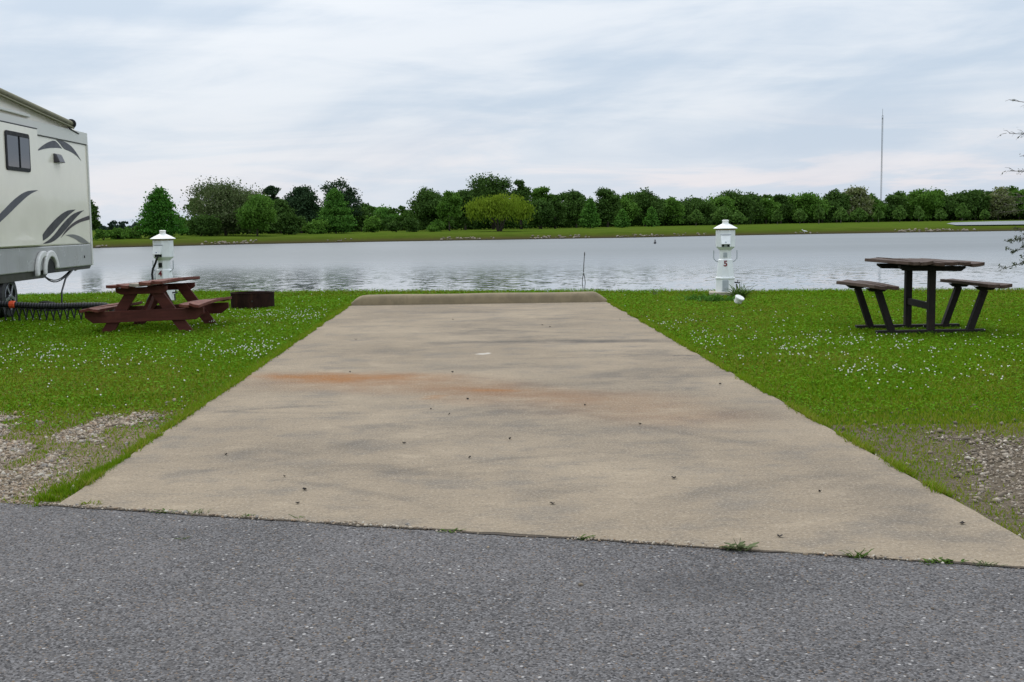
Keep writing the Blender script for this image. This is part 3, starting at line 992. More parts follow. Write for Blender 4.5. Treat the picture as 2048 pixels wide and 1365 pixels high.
def build_clover_flowers():
    rng = np.random.default_rng(101)
    N = 40000
    yy = 9.4 + 15.0 * rng.uniform(0, 1, N)
    lo, hi = visible_strip(yy, 1.0)
    xx = lo + (hi - lo) * rng.uniform(0, 1, N)
    den = 0.38 + 0.62 * sm((fbm(xx * 0.8, yy * 0.8, 111, 3) - 0.40) / 0.2)
    den2 = sm((fbm(xx * 3.1, yy * 3.1, 113, 2) - 0.30) / 0.35)
    band = np.where(xx < 0, np.exp(-((yy - 13.6) / 1.2) ** 2) * 1.0 + np.exp(-((yy - 18.8) / 1.7) ** 2) * (0.25 + 0.5 * (xx > -4.2)) + 0.03,
                    np.exp(-((yy - 13.2 + 0.15 * (xx - 4)) / 1.5) ** 2) * 0.9 + np.exp(-((yy - 10.8) / 0.9) ** 2) * sm((xx - 3.0) / 1.0) * 0.5 + np.exp(-((yy - 16.5) / 1.5) ** 2) * 0.30 * (xx < 5) + 0.02)
    pr = den * den2 * band * 0.60
    keep = (rng.uniform(0, 1, N) < pr) & ~((xx > PAD_L - 0.1) & (xx < PAD_R + 0.1)) & (yy < near_edge(xx) - 0.2)
    x, y = xx[keep], yy[keep]
    n = len(x)
    r = rng.uniform(0.006, 0.0098, n)
    z = ground_z(x, y) + rng.uniform(0.045, 0.075, n)
    o = rock_mesh('clover_flowers', np.stack([x, y, z], -1), r, 'clover_flower', 103, 0.85)
    tag(o, 'small white clover flower heads dotted across the lawn', 'clover flowers', kind='stuff')


build_clover_flowers()


# ------------------------------------------------------------------ trees
def leaf_quads(rng, C, size, up=0.15, long=1.0, hang=0.0):
    n = len(C)
    nrm = unit(rng, n) + np.array([0, 0, up])
    nrm /= np.linalg.norm(nrm, axis=1, keepdims=True)
    u = np.cross(nrm, unit(rng, n))
    u /= np.linalg.norm(u, axis=1, keepdims=True)
    if hang:
        u = u * (1 - hang) + np.array([0, 0, -hang])
        u /= np.linalg.norm(u, axis=1, keepdims=True)
    v = np.cross(nrm, u)
    v /= np.maximum(np.linalg.norm(v, axis=1, keepdims=True), 1e-6)
    s = size * rng.uniform(0.55, 1.35, (n, 1))
    u = u * s * long
    v = v * s / long ** 0.5
    k1, k2 = rng.uniform(-0.35, 0.35, (n, 1)), rng.uniform(-0.35, 0.35, (n, 1))
    return np.stack([C + u, C + v + u * k1, C - u, C - v + u * k2], 1).reshape(-1, 3)


def blob_points(rng, lobes, n, shell=0.62, jitter=0.0):
    """points through lobes (cx, cy, cz, rx, ry, rz), thicker to the skin, gathered in clumps"""
    vol = np.array([l[3] * l[4] * l[5] for l in lobes]) ** 0.75
    pick = rng.choice(len(lobes), n, p=vol / vol.sum())
    L = np.array(lobes)[pick]
    d = unit(rng, n)
    d[:, 2] = np.where(d[:, 2] < -0.35, -d[:, 2] * 0.6, d[:, 2])
    r = np.where(rng.uniform(0, 1, n) < 0.75, rng.uniform(shell, 0.98, n), rng.uniform(0.1, shell, n))
    P = L[:, :3] + d * r[:, None] * L[:, 3:]
    return P


def crown_points(rng, kind, H, Wd, n):
    R = Wd / 2
    if kind in ('oak', 'mid', 'pale'):
        lobes = [(0, 0, H * 0.48, R * 0.78, R * 0.78, H * 0.42)]
        for k in range(20):
            a = rng.uniform(0, 2 * pi)
            q = rng.uniform(0.15, 0.95)
            zz = H * rng.uniform(0.14, 0.86)
            f = math.sqrt(max(0.05, 1 - ((zz - H * 0.5) / (H * 0.5)) ** 2))
            rr = R * rng.uniform(0.22, 0.38)
            lobes.append((cos(a) * (R - rr) * q * f, sin(a) * (R - rr) * q * f, min(zz, H - rr * 0.75), rr, rr, rr * 0.78))
        lobes.append((rng.uniform(-.15, .15) * R, 0, H - R * 0.26, R * 0.36, R * 0.36, R * 0.27))
        return blob_points(rng, lobes, n), lobes
    if kind == 'pine':
        lobes = []
        for k in range(64):
            a = rng.uniform(0, 2 * pi)
            t = rng.uniform(0.30, 0.94)
            f = math.sqrt(max(0.05, 1 - ((t - 0.46) / 0.53) ** 2))
            rr = R * rng.uniform(0.13, 0.21)
            q = rng.uniform(0.0, 1.0) ** 0.5
            lobes.append((cos(a) * (R - rr) * f * q, sin(a) * (R - rr) * f * q, H * t, rr, rr, rr * 0.8))
        lobes.append((0, 0, H - R * 0.17, R * 0.28, R * 0.28, R * 0.17))
        return blob_points(rng, lobes, n, 0.5), lobes
    if kind in ('cypress', 'bright'):
        t = rng.uniform(0, 1, n) ** 1.3
        prof = np.clip(1 - t, 0, 1) ** 0.62 * np.clip(0.55 + t * 3.2, 0, 1)
        tiers = 0.82 + 0.18 * np.cos(t * 34 + rng.uniform(0, 6))
        a = rng.uniform(0, 2 * pi, n)
        wob = 0.85 + 0.3 * fbm(np.cos(a) * 1.5 + 5, np.sin(a) * 1.5 + t * 5, int(rng.integers(1000)), 3)
        r = R * prof * tiers * wob * np.where(rng.uniform(0, 1, n) < 0.75, rng.uniform(0.62, 1.05, n), rng.uniform(0.05, 0.62, n))
        z = H * (0.10 + 0.90 * t) - r * 0.10
        return np.stack([np.cos(a) * r, np.sin(a) * r, z], -1), [(0, 0, H * 0.45, R * 0.6, R * 0.6, H * 0.3)]
    if kind == 'young':
        t = rng.uniform(0, 1, n)
        prof = np.sin(np.clip(t * 0.86 + 0.14, 0, 1) * pi) ** 0.7 * (1.15 - 0.55 * t)
        a = rng.uniform(0, 2 * pi, n)
        wob = 0.75 + 0.5 * fbm(np.cos(a) * 1.5 + 5, np.sin(a) * 1.5 + t * 4, int(rng.integers(1000)), 3)
        r = R * prof * wob * np.sqrt(rng.uniform(0.1, 1.0, n))
        return np.stack([np.cos(a) * r, np.sin(a) * r, H * (0.26 + 0.74 * t)], -1), [(0, 0, H * 0.5, R, R, H * 0.3)]
    if kind == 'willow':
        lobes = [(0, 0, H * 0.50, R * 0.80, R * 0.7, H * 0.40)]
        for k in range(12):
            a = rng.uniform(0, 2 * pi)
            q = rng.uniform(0.4, 0.82)
            rr = R * rng.uniform(0.22, 0.34)
            zz = H * (0.80 - 0.42 * q ** 2) * rng.uniform(0.9, 1.04)
            lobes.append((cos(a) * R * q, sin(a) * R * q * 0.8, zz, rr, rr, rr * 0.9))
        P = blob_points(rng, lobes, n)
        P[:, 2] -= np.where(rng.uniform(0, 1, n) < 0.45, rng.uniform(0, 0.30, n) * H * (np.hypot(P[:, 0], P[:, 1]) / R), 0)
        P[:, 2] = np.maximum(P[:, 2], H * 0.17 * rng.uniform(0.7, 1.5, n))
        return P, lobes
    # bush: sits on the ground
    lobes = []
    for k in range(10):
        a = rng.uniform(0, 2 * pi)
        q = rng.uniform(0, 0.75)
        rr = R * rng.uniform(0.30, 0.48)
        lobes.append((cos(a) * R * q, sin(a) * R * q * 0.8, H * rng.uniform(0.05, 0.60), rr, rr, H * 0.38))
    P = blob_points(rng, lobes, n)
    P[:, 2] = np.maximum(P[:, 2], rng.uniform(0, 0.12, n) * H)
    return P, lobes


CROWN = {'oak': ('leaf_oak', 'bark'), 'mid': ('leaf_mid', 'bark'), 'pale': ('leaf_pale', 'bark'), 'pine': ('leaf_pine', 'bark'), 'cypress': ('leaf_cypress', 'bark_pale'),
         'bright': ('leaf_bright', 'bark'), 'willow': ('leaf_willow', 'bark'), 'bush': ('leaf_mid', 'bark'), 'dome': ('leaf_pine', 'bark'), 'young': ('leaf_young', 'bark_pale'), 'darkbush': ('leaf_oak', 'bark'), 'flower': ('leaf_flower', 'bark')}


def make_tree(name, label, cat, base, H, Wd, kind, seed, n=None, group=None, leaf=None):
    rng = np.random.default_rng(seed)
    t = thing(name, label, cat, base, 0.0, group)
    shape = {'darkbush': 'bush', 'flower': 'pale', 'dome': 'oak'}.get(kind, kind)
    dist = math.hypot(base[0], base[1])
    px = dist / 1175.0                     # size of one rendered pixel there
    size = max(0.08, px * (0.72 if kind == 'pale' else 0.80))
    if n is None:
        area = H * Wd
        n = int(min(15000, max(900, 4.5 * area / size ** 2)))
    C, lobes = crown_points(rng, shape, H, Wd, n)
    # gather leaves in sprays: pull towards nearby spray centres
    cent = C[rng.choice(n, max(20, n // 26))]
    pick = rng.integers(len(cent), size=n)
    mixm = rng.uniform(0, 1, n) < (0.62 if shape != 'willow' else 0.35)
    spread = Wd * (0.045 if shape != 'pine' else 0.032)
    C = np.where(mixm[:, None], cent[pick] + rng.normal(0, 1, (n, 3)) * spread * np.array([1, 1, 0.7]), C)
    C[:, 2] = np.clip(C[:, 2], 0.02 * H, None)
    hang = {'willow': 0.75}.get(shape, 0.0)
    Q = leaf_quads(rng, C, size, 0.25, 1.5 if shape == 'willow' else 1.15, hang)
    lm, bm_ = CROWN[kind]
    mesh_np('crown', Q, n, 4, leaf or lm, t)
    # trunk with limbs
    tr = MB()
    r0 = max(0.06, H * 0.020) * (1.25 if shape in ('oak', 'pale', 'willow') else 1)
    if shape in ('cypress', 'bright', 'young'):
        tr.tube([(0, 0, -0.15), (0.01 * H, 0, H * 0.3), (0, 0.01 * H, H * 0.92)], [r0 * 1.3, r0, r0 * 0.15], 7)
    elif shape == 'bush':
        for k in range(4):
            a = k * 1.57 + rng.uniform(-.4, .4)
            tr.tube([(0, 0, -0.1), (cos(a) * Wd * 0.10, sin(a) * Wd * 0.10, H * 0.35), (cos(a) * Wd * 0.22, sin(a) * Wd * 0.22, H * 0.6)], [r0 * 0.7, r0 * 0.5, r0 * 0.2], 5)
    elif shape == 'willow':
        for k in range(4):
            a = k * 1.6 + 0.3
            tr.tube([(cos(a) * 0.25, sin(a) * 0.25, -0.15), (cos(a) * Wd * 0.07, sin(a) * Wd * 0.07, H * 0.28), (cos(a) * Wd * 0.24, sin(a) * Wd * 0.2, H * 0.62)], [r0, r0 * 0.75, r0 * 0.25], 7)
    else:
        fork = H * (0.28 if shape != 'pine' else 0.55)
        lx = rng.uniform(-0.02, 0.02) * H
        tr.tube([(0, 0, -0.15), (lx, 0, fork), (lx * 1.5, 0, H * 0.82)], [r0 * 1.25, r0 * 0.9, r0 * 0.2], 8)
        for l in lobes[1:10]:
            z0 = min(max(fork * 0.9, l[2] * 0.62), H * 0.7)
            tr.tube([(lx, 0, z0), (l[0] * 0.5, l[1] * 0.5, (z0 + l[2]) * 0.5), (l[0], l[1], l[2])], [r0 * 0.5, r0 * 0.32, r0 * 0.1], 5)
    tr.build('trunk', bm_, t, smooth=True)
    return t


def tree_at(px, top, wpx, D, kind, label, name, cat='tree', seed=None, group=None, n=None, leaf=None, sink=0.0):
    """px, top: sight line of the tree's axis and its top; wpx: angular width; D: distance along the pad axis"""
    p = on_y(px, top, D)
    gz = float(ground_z(np.array([p.x]), np.array([D]))[0])
    gz = max(gz, -0.2)
    H = p.z - gz
    wd = wpx / FPX * math.hypot(p.x, D)
    return make_tree(name, label, cat, (p.x, D, gz - sink), H, wd, kind, seed if seed is not None else int(px * 7 + top), n, group, leaf)


T = tree_at
# far shore, left to centre
T(176, 400, 50, 158, 'oak', 'dark leafy tree just showing behind the trailer rear corner', 'shade_tree')
T(206, 458, 40, 156, 'bush', 'green shrub on the far shore next to the trailer corner', 'shrub', 'shrub')
T(236, 454, 52, 162, 'bush', 'rounded green shrub in the low gap left of the bright cypress', 'shrub', 'shrub')
T(268, 446, 48, 166, 'bush', 'pale green shrub touching the left foot of the bright cypress', 'shrub', 'shrub')
T(318, 381, 112, 168, 'bright', 'bright green pointed cypress behind the number 4 post', 'cypress_tree')
T(448, 361, 192, 188, 'pale', 'wide grey-green round tree with pale flowering top at left', 'shade_tree', n=26000)
T(512, 390, 102, 180, 'mid', 'yellow-green tree at right flank of the wide pale tree', 'shade_tree')
T(400, 425, 90, 182, 'darkbush', 'dark undergrowth shrub below the wide pale tree', 'shrub', 'shrub')
T(543, 372, 56, 215, 'pine', 'slender dark pine with open umbrella top', 'pine_tree')
T(600, 373, 100, 212, 'dome', 'ragged dark pine with thin twiggy top beside slender pine', 'pine_tree')
T(560, 398, 73, 206, 'oak', 'dark oak filling the gap under the two slim pines', 'oak_tree')
T(577, 424, 76, 192, 'darkbush', 'blackish evergreen shrub standing on the bank below the pines', 'shrub', 'shrub')
T(637, 440, 66, 196, 'bush', 'light green shrub left of the pale pointed cypress', 'shrub', 'shrub')
T(683, 359, 106, 235, 'dome', 'broad domed dark pine with sky gaps, tallest left of centre', 'pine_tree', n=9000)
T(622, 408, 73, 225, 'oak', 'dark oak low at the left foot of the domed pine', 'oak_tree')
T(670, 384, 95, 200, 'cypress', 'soft green pointed cypress in front of the domed pine', 'cypress_tree')
T(722, 420, 73, 238, 'oak', 'dark oak low at the right foot of the domed pine', 'oak_tree')
T(765, 413, 92, 300, 'mid', 'hazy green grove tree in the dip right of the domed pine', 'shade_tree', leaf='leaf_cypress')
T(748, 428, 48, 215, 'bush', 'small rounded olive tree on the bank below the dip', 'shrub', 'shrub')
T(792, 434, 44, 214, 'bush', 'small dark rounded tree right of the olive one in the dip', 'shrub', 'shrub', leaf='leaf_oak')
T(826, 430, 49, 213, 'bush', 'little round tree at left foot of the mid green oak', 'shrub', 'shrub', leaf='leaf_oak')
T(862, 376, 117, 232, 'mid', 'mid green full oak left of the yellow willow', 'oak_tree', leaf='leaf_oak')
T(898, 381, 63, 226, 'mid', 'airy green tree between the full oak and the willow', 'shade_tree')
T(872, 434, 54, 212, 'bush', 'little round tree at right foot of the mid green oak', 'shrub', 'shrub')
T(930, 378, 76, 255, 'oak', 'dark oak shoulder left of the tallest oak', 'oak_tree')
T(985, 348, 138, 262, 'oak', 'tallest dark spreading oak behind the yellow willow', 'oak_tree', n=12000)
T(1042, 361, 56, 258, 'oak', 'narrow dark oak at right of the tallest oak', 'oak_tree')
T(998, 387, 156, 206, 'willow', 'yellow-green rounded willow at the centre of the far bank', 'willow_tree', n=12000)
T(1082, 376, 76, 262, 'pine', 'thin-topped grey tree right of the willow', 'shade_tree', leaf='leaf_mid')
T(1078, 402, 85, 256, 'mid', 'mid green tree close behind the willow right edge', 'shade_tree', leaf='leaf_oak')
T(1110, 389, 61, 262, 'oak', 'dark narrow oak second right of the willow', 'oak_tree')
T(1152, 382, 81, 285, 'mid', 'green oak behind the soft mid-bank cypress', 'oak_tree', leaf='leaf_oak')
T(1180, 400, 54, 252, 'cypress', 'soft green cypress standing right of the willow on the bank', 'cypress_tree')
T(1215, 377, 78, 300, 'oak', 'tall open oak between willow and the dark right oak', 'oak_tree')
T(1244, 421, 41, 262, 'cypress', 'small green cypress right of the soft mid-bank cypress', 'cypress_tree')
T(1252, 396, 68, 312, 'mid', 'lighter green tree left of the dark right oak', 'shade_tree')
T(1290, 379, 102, 318, 'oak', 'dark domed oak where the right wood begins', 'oak_tree', n=7000)
T(1303, 416, 41, 290, 'cypress', 'small cypress at the foot of the dark domed oak', 'cypress_tree')
# the long wood at the right
R_ = [(1345, 398, 60, 'mid', 'first green tree of the right wood beside the domed oak'),
      (1388, 399, 62, 'oak', 'dark tree of the wood left of the number 5 post'),
      (1430, 396, 60, 'mid', 'green wood tree rising just left of the number 5 post'),
      (1468, 386, 72, 'oak', 'dark oak rising behind the number 5 post roof'),
      (1500, 387, 50, 'oak', 'dark rounded tree just right of the number 5 post'),
      (1532, 396, 50, 'mid', 'low green wood tree right of the post oaks'),
      (1562, 386, 50, 'oak', 'taller wood tree between the post oaks and the twin dome'),
      (1608, 384, 64, 'mid', 'broad green dome in the wood left of the mast'),
      (1645, 396, 50, 'oak', 'dark tree filling the dip before the pale crown'),
      (1674, 383, 44, 'oak', 'dark spiky tree just left of the pale crown'),
      (1713, 377, 56, 'flower', 'pale yellowish crown standing above the wood left of the mast'),
      (1746, 391, 46, 'mid', 'wood tree at the foot of the radio mast'),
      (1788, 390, 60, 'oak', 'dark wood tree just right of the radio mast'),
      (1844, 380, 58, 'mid', 'light green dome second right of the radio mast'),
      (1882, 387, 50, 'oak', 'dark tree between the light dome and the right wood end'),
      (1922, 381, 56, 'oak', 'tall dark tree above the far back pond'),
      (1952, 380, 46, 'oak', 'dark tree touching the pale crown at far right'),
      (1998, 371, 58, 'flower', 'pale airy crown at the far right of the wood'),
      (2040, 384, 60, 'mid', 'last wood tree at the right picture edge'),
      (2095, 380, 66, 'oak', 'dark wood tree behind the near cypress twigs')]
for i, (px, top, w, kd, lab) in enumerate(R_):
    D = 330 + 11 * i if i < 12 else 462 + 4 * (i - 12)
    T(px, top + (i * 37 % 9) - 4, w * (1.1 + 0.15 * (i * 11 % 6)), D, kd, lab, 'oak_tree' if kd == 'oak' else 'wood_tree', group='trees of the right wood')
# young cypresses set out in a row before the wood
ROW = [(1392, 420, 36), (1447, 414, 42), (1476, 422, 26), (1555, 417, 22), (1600, 420, 25), (1638, 409, 25), (1682, 415, 27), (1718, 414, 26),
       (1757, 415, 23), (1800, 413, 23), (1838, 413, 24), (1882, 415, 24), (1925, 409, 22), (1970, 420, 21)]
ords = ['first', 'second', 'third', 'fourth', 'fifth', 'sixth', 'seventh', 'eighth', 'ninth', 'tenth', 'eleventh', 'twelfth', 'thirteenth', 'last']
for i, (px, top, w) in enumerate(ROW):
    D = 296 + 10.0 * i
    T(px, top + (i * 5 % 4), w * (0.85 + 0.1 * (i * 7 % 5)), D, 'young', '%s young cypress from the left in the row before the wood' % ords[i], 'young_cypress', group='young cypresses in a row')


def wood_mass(name, label, pts, size, n, mat, seed, lobe=0.30):
    """deep thicket that fills the wood between trees one can tell apart: many merging crowns"""
    rng = np.random.default_rng(seed)
    P = np.array([(on_y(px, 445, D).x, D, hh) for px, D, hh in pts])
    seg_len = np.linalg.norm(P[1:, :2] - P[:-1, :2], axis=1)
    lobes = []
    lobe_n = 0.12 * (lobe / 0.26) ** 2
    for k, sl in enumerate(seg_len):
        hh = P[k, 2]
        m = int(sl / (hh * lobe_n)) + 3
        for q in range(m):
            f = rng.uniform(0, 1)
            b = P[k] + (P[k + 1] - P[k]) * f
            top = b[2] * (0.70 + 0.5 * float(vnoise(np.array([b[0] / (hh * 0.55)]), np.array([3.0]), seed)[0]))
            r = b[2] * rng.uniform(0.6, 1.2) * lobe
            z = rng.uniform(0.12, 1.0) * (top - r * 0.8)
            lobes.append((b[0], b[1] + rng.uniform(0, 12) - 8 * (1 - z / top), max(z, r * 0.5), r * 1.15, r, r * 0.85))
    C = blob_points(rng, lobes, n, 0.55)
    # undergrowth down to the ground
    low = rng.uniform(0, 1, n) < 0.34
    cum = np.concatenate([[0], np.cumsum(seg_len)])
    s_ = rng.uniform(0, cum[-1], n)
    U = np.stack([np.interp(s_, cum, P[:, 0]), np.interp(s_, cum, P[:, 1]) + rng.uniform(-2, 10, n), np.interp(s_, cum, P[:, 2]) * 0.36 * rng.uniform(0, 1, n)], -1)
    C = np.where(low[:, None], U, C)
    C[:, 2] = np.maximum(C[:, 2], rng.uniform(0, 0.8, n))
    Q = leaf_quads(rng, C, size, 0.3)
    o = mesh_np(name, Q, n, 4, mat)
    return tag(o, label, 'woodland', kind='stuff')


wood_mass('wood_thicket', 'dark thicket of the long wood behind the right field', [(1310, 335, 8.6), (1500, 395, 10.0), (1700, 452, 11.8), (1900, 484, 12.8), (2080, 500, 13.2), (2300, 505, 13.6)], 0.40, 120000, 'leaf_wood', 201, 0.20)
wood_mass('bank_thicket', 'dark thicket between the trees along the middle of the far bank', [(355, 196, 5.5), (470, 205, 6.4), (560, 215, 7.2), (620, 225, 7.2), (690, 240, 6.8), (740, 258, 4.8), (800, 260, 4.8), (830, 262, 7.6), (920, 270, 8.8), (980, 282, 9.2), (1060, 290, 8.8), (1130, 300, 8.8), (1260, 330, 9.2), (1330, 340, 9.2)], 0.24, 110000, 'leaf_wood', 203, 0.24)
wood_mass('distant_wood', 'far blue-green line of woods on the left skyline', [(-500, 700, 7.0), (0, 700, 6.2), (230, 700, 5.4), (300, 690, 5.4), (700, 700, 6), (830, 690, 6)], 0.8, 16000, 'leaf_far', 205)

# pale stones along the far waterline
rng = np.random.default_rng(301)
xs, ds, rs = [], [], []
for (x0, x1, n, r) in ((400, 505, 46, 0.34), (640, 700, 10, 0.25), (880, 990, 40, 0.30), (1060, 1180, 46, 0.34), (1230, 1330, 34, 0.30), (1350, 1420, 12, 0.32), (1590, 1640, 8, 0.35), (1800, 1960, 44, 0.5), (195, 215, 5, 0.4)):
    for k in range(n):
        p = on_z(rng.uniform(x0, x1), 476, WATER_Z)
        xs.append((p.x / p.y))
        rs.append(r * rng.uniform(0.3, 0.8))
P = []
for q in xs:
    y = 170.0
    for it in range(6):
        y = float(far_edge(np.array([q * y]))[0])
    d = rng.uniform(-0.3, 3.2)
    gx = q * y
    P.append((gx, y + d, float(ground_z(np.array([gx]), np.array([y + d]))[0]) + 0.08))
tag(rock_mesh('shore_stones', np.array(P), np.array(rs), 'shore_stone', 303, 0.6), 'pale riprap stones strewn along the far waterline', 'stones', kind='stuff')


# ------------------------------------------------------------------ radio mast far behind the wood
D = 1500.0
mp = on_y(1762, 395, D)
ztop = on_y(1762, 218, D).z
ztop_thick = on_y(1762, 231, D).z
mast = thing('radio_mast', 'tall thin grey lattice mast rising behind the right wood', 'mast', (mp.x, D, -0.05))
w = 0.85
leg_pts = [(w * cos(a), w * sin(a)) for a in (pi / 2, pi / 2 + 2.094, pi / 2 + 4.189)]
for (x, y) in leg_pts:
    MB().tube([(x, y, 0), (x, y, ztop_thick)], 0.18, 6).build('leg', 'mast_steel', mast)
br = MB()
st = 2.2
for k in range(int(ztop_thick / st)):
    for i in range(3):
        a, b = leg_pts[i], leg_pts[(i + 1) % 3]
        br.tube([(a[0], a[1], k * st), (b[0], b[1], (k + 1) * st)], 0.07, 4, cap=False)
        br.tube([(a[0], a[1], k * st), (b[0], b[1], k * st)], 0.06, 4, cap=False)
br.build('bracing', 'mast_steel', mast)
MB().tube([(0, 0, ztop_thick - 0.5), (0, 0, ztop)], 0.22, 6).build('aerial', 'mast_steel', mast)
MB().lathe([(0, 0), (0.9, 0), (0.9, 1.2), (0, 1.2)], 10, (0, 0, ztop_thick - 5)).build('beacon', 'mast_steel', mast)
MB().box((0, 0, 0.15), (3.2, 3.2, 0.5)).build('footing', 'base_concrete', mast)


# ------------------------------------------------------------------ trailer
XS = -7.5                    # its side wall
YR = on_x(179, 400, XS).y    # its rear face
XL = XS - 2.45
rv = thing('travel_trailer', 'cream travel trailer with dark swoosh graphics parked at left', 'trailer', (XS, YR, 0))


def L(p):
    return (p[0] - XS, p[1] - YR, p[2])


def SP(px, py, x=XS):
    """point of the side wall seen on that sight line, in the trailer's own frame (y, z)"""
    p = on_x(px, py, x)
    return (p.y - YR, p.z)


Y0 = -11.5                   # front end, out of the picture
z_bot = SP(184, 531)[1]
z_top = SP(172, 268)[1]
zr1 = SP(140, 254)
zr0 = SP(0, 184)
z_sk = SP(180, 488)[1]
slope = (zr0[1] - zr1[1]) / (zr1[0] - zr0[0])
roof = [(0, z_bot), (0, z_top), (zr1[0] + 0.1, z_top + 0.06), (zr0[0], zr0[1]), (zr0[0] - 2.0, zr0[1] + 0.12), (Y0, zr0[1] + 0.12), (Y0, z_bot)]
MB().prism([(-0.004, z_sk), (-0.004, z_top), (Y0, z_top), (Y0, z_sk)], -2.45, 0, 'x').build('wall', 'rv_gelcoat', rv, bevel=0.03)
MB().prism([(-0.10, z_top + 0.004), (zr1[0] + 0.1, z_top + 0.07), (zr0[0], zr0[1]), (zr0[0] - 2.0, zr0[1] + 0.12), (Y0, zr0[1] + 0.12), (Y0, z_top + 0.004)], -2.42, -0.03, 'x').build('roof_cap', 'rv_cap', rv, bevel=0.02)
MB().prism([(0, z_bot), (0, z_sk - 0.003), (Y0, z_sk - 0.003), (Y0, z_bot)], -2.46, 0.006, 'x').build('skirt', 'rv_skirt', rv, bevel=0.02)
MB().prism([(-0.12, z_bot - 0.06), (-0.03, z_bot - 0.003), (Y0, z_bot - 0.003), (Y0, z_bot - 0.13), (-2.6, z_bot - 0.13), (-2.45, z_bot - 0.06)], -2.40, -0.02, 'x').build('underbelly', 'rv_belly', rv)
# top band and corner trims
MB().prism([(0.0, z_top - 0.21), (0.0, z_top + 0.012), (Y0, z_top + 0.012), (Y0, z_top - 0.21)], 0.002, 0.016, 'x').build('top_band', 'rv_trim', rv, bevel=0.004)
MB().box((0.008, -0.035, (z_top + z_bot) / 2 - 0.1), (0.03, 0.07, z_top - z_bot - 0.22)).build('corner_trim', 'rv_trim', rv, bevel=0.008)
# slide-out room, a little proud of the wall
ys1 = SP(70, 300)[0]
zs_t = SP(70, 262)[1] + 0.02
zs_b = SP(70, 491)[1]
slide = MB().prism([(ys1, zs_b), (ys1, zs_t), (ys1 - 6.4, zs_t), (ys1 - 6.4, zs_b)], 0.0, 0.055, 'x').build('slide_out', 'rv_gelcoat', rv, bevel=0.008)
MB().prism([(ys1 + 0.045, zs_b), (ys1 + 0.045, z_top - 0.215), (ys1 + 0.012, z_top - 0.215), (ys1 + 0.012, zs_b)], 0.001, 0.014, 'x').build('seam', 'rv_seam', slide)
MB().prism([(ys1, zs_t + 0.002), (ys1, zs_t + 0.018), (ys1 - 6.4, zs_t + 0.018), (ys1 - 6.4, zs_t + 0.002)], 0.0165, 0.058, 'x').build('seam', 'rv_seam', slide)
MB().prism([(-0.07, z_top - 0.228), (-0.07, z_top - 0.214), (ys1 + 0.05, z_top - 0.214), (ys1 + 0.05, z_top - 0.228)], 0.001, 0.018, 'x').build('seam', 'rv_seam', slide)
# gutter rail over the slide
g1 = SP(58, 240)
MB().prism([(g1[0], z_top + 0.05), (g1[0], z_top + 0.10), (ys1 - 6.4, z_top + 0.16), (ys1 - 6.4, z_top + 0.11)], -0.03, 0.03, 'x').build('gutter_rail', 'rv_trim', rv, bevel=0.01)
# rolled awning along the falling roof edge
aw0, aw1 = SP(140, 248), SP(0, 184)
dy, dz = aw1[0] - aw0[0], aw1[1] - aw0[1]
e = (aw0[0] + dy * 2.6, aw0[1] + dz * 2.6)
awn = MB().tube([(0.02, aw0[0], aw0[1]), (0.02, e[0], e[1])], 0.052, 12).build('awning_roll', 'awning_vinyl', rv, smooth=True)
MB().tube([(0.055, aw0[0] + 0.02, aw0[1] - 0.075), (0.055, e[0], e[1] - 0.075)], 0.022, 6).build('awning_rail', 'awning_vinyl', awn)
MB().tube([(0.02, aw0[0] + 0.03, aw0[1]), (0.02, aw0[0] - 0.01, aw0[1])], 0.09, 12).build('end_cap', 'window_frame', awn)
MB().tube([(0.02, aw0[0] - 0.1, aw0[1] - 0.10), (0.02, aw0[0] + 0.40, aw0[1] - 0.155)], 0.014, 6).build('arm', 'window_frame', awn)
# window with two panes in the slide
wc = [SP(9, 260, XS + .055), SP(58, 270, XS + .055), SP(58, 345, XS + .055), SP(11, 340, XS + .055)]
wy0, wy1 = (wc[0][0] + wc[3][0]) / 2, (wc[1][0] + wc[2][0]) / 2
wz0, wz1 = (wc[2][1] + wc[3][1]) / 2, (wc[0][1] + wc[1][1]) / 2


def rounded(y0, y1, z0, z1, r, k=5):
    pts = []
    for (cy, cz, a0) in ((y1 - r, z1 - r, 0), (y0 + r, z1 - r, pi / 2), (y0 + r, z0 + r, pi), (y1 - r, z0 + r, 3 * pi / 2)):
        for i in range(k + 1):
            a = a0 + pi / 2 * i / k
            pts.append((cy + r * cos(a), cz + r * sin(a)))
    return pts


win = MB().prism(rounded(wy0, wy1, wz0, wz1, 0.06), 0.056, 0.075, 'x').build('window', 'window_frame', rv)
mid = wy0 + (wy1 - wy0) * 0.53
for (a, b) in ((wy0 + 0.045, mid - 0.012), (mid + 0.012, wy1 - 0.045)):
    MB().prism(rounded(a, b, wz0 + 0.06, wz1 - 0.075, 0.02, 2), 0.0755, 0.079, 'x').build('pane', 'tinted_glass', win)
MB().box((0.084, mid, (wz0 + wz1) / 2), (0.016, 0.022, wz1 - wz0 - 0.12)).build('mullion', 'window_frame', win)


def zp(pts):
    """points read off the enlarged view of the trailer"""
    return [SP(x / 2.731, 160 + y / 2.731) for x, y in pts]


def smooth_poly(pts, it=2):
    """soften corners except the first and the sharpest tip"""
    for _ in range(it):
        out = []
        n = len(pts)
        for i in range(n):
            a, b, c = Vector(pts[i - 1]), Vector(pts[i]), Vector(pts[(i + 1) % n])
            ang = (b - a).angle(c - b) if (b - a).length > 1e-6 and (c - b).length > 1e-6 else 0
            if ang > 1.0:
                out.append(tuple(b))
            else:
                out.append(tuple(b.lerp(a, 0.25)))
                out.append(tuple(b.lerp(c, 0.25)))
        pts = out
    return pts


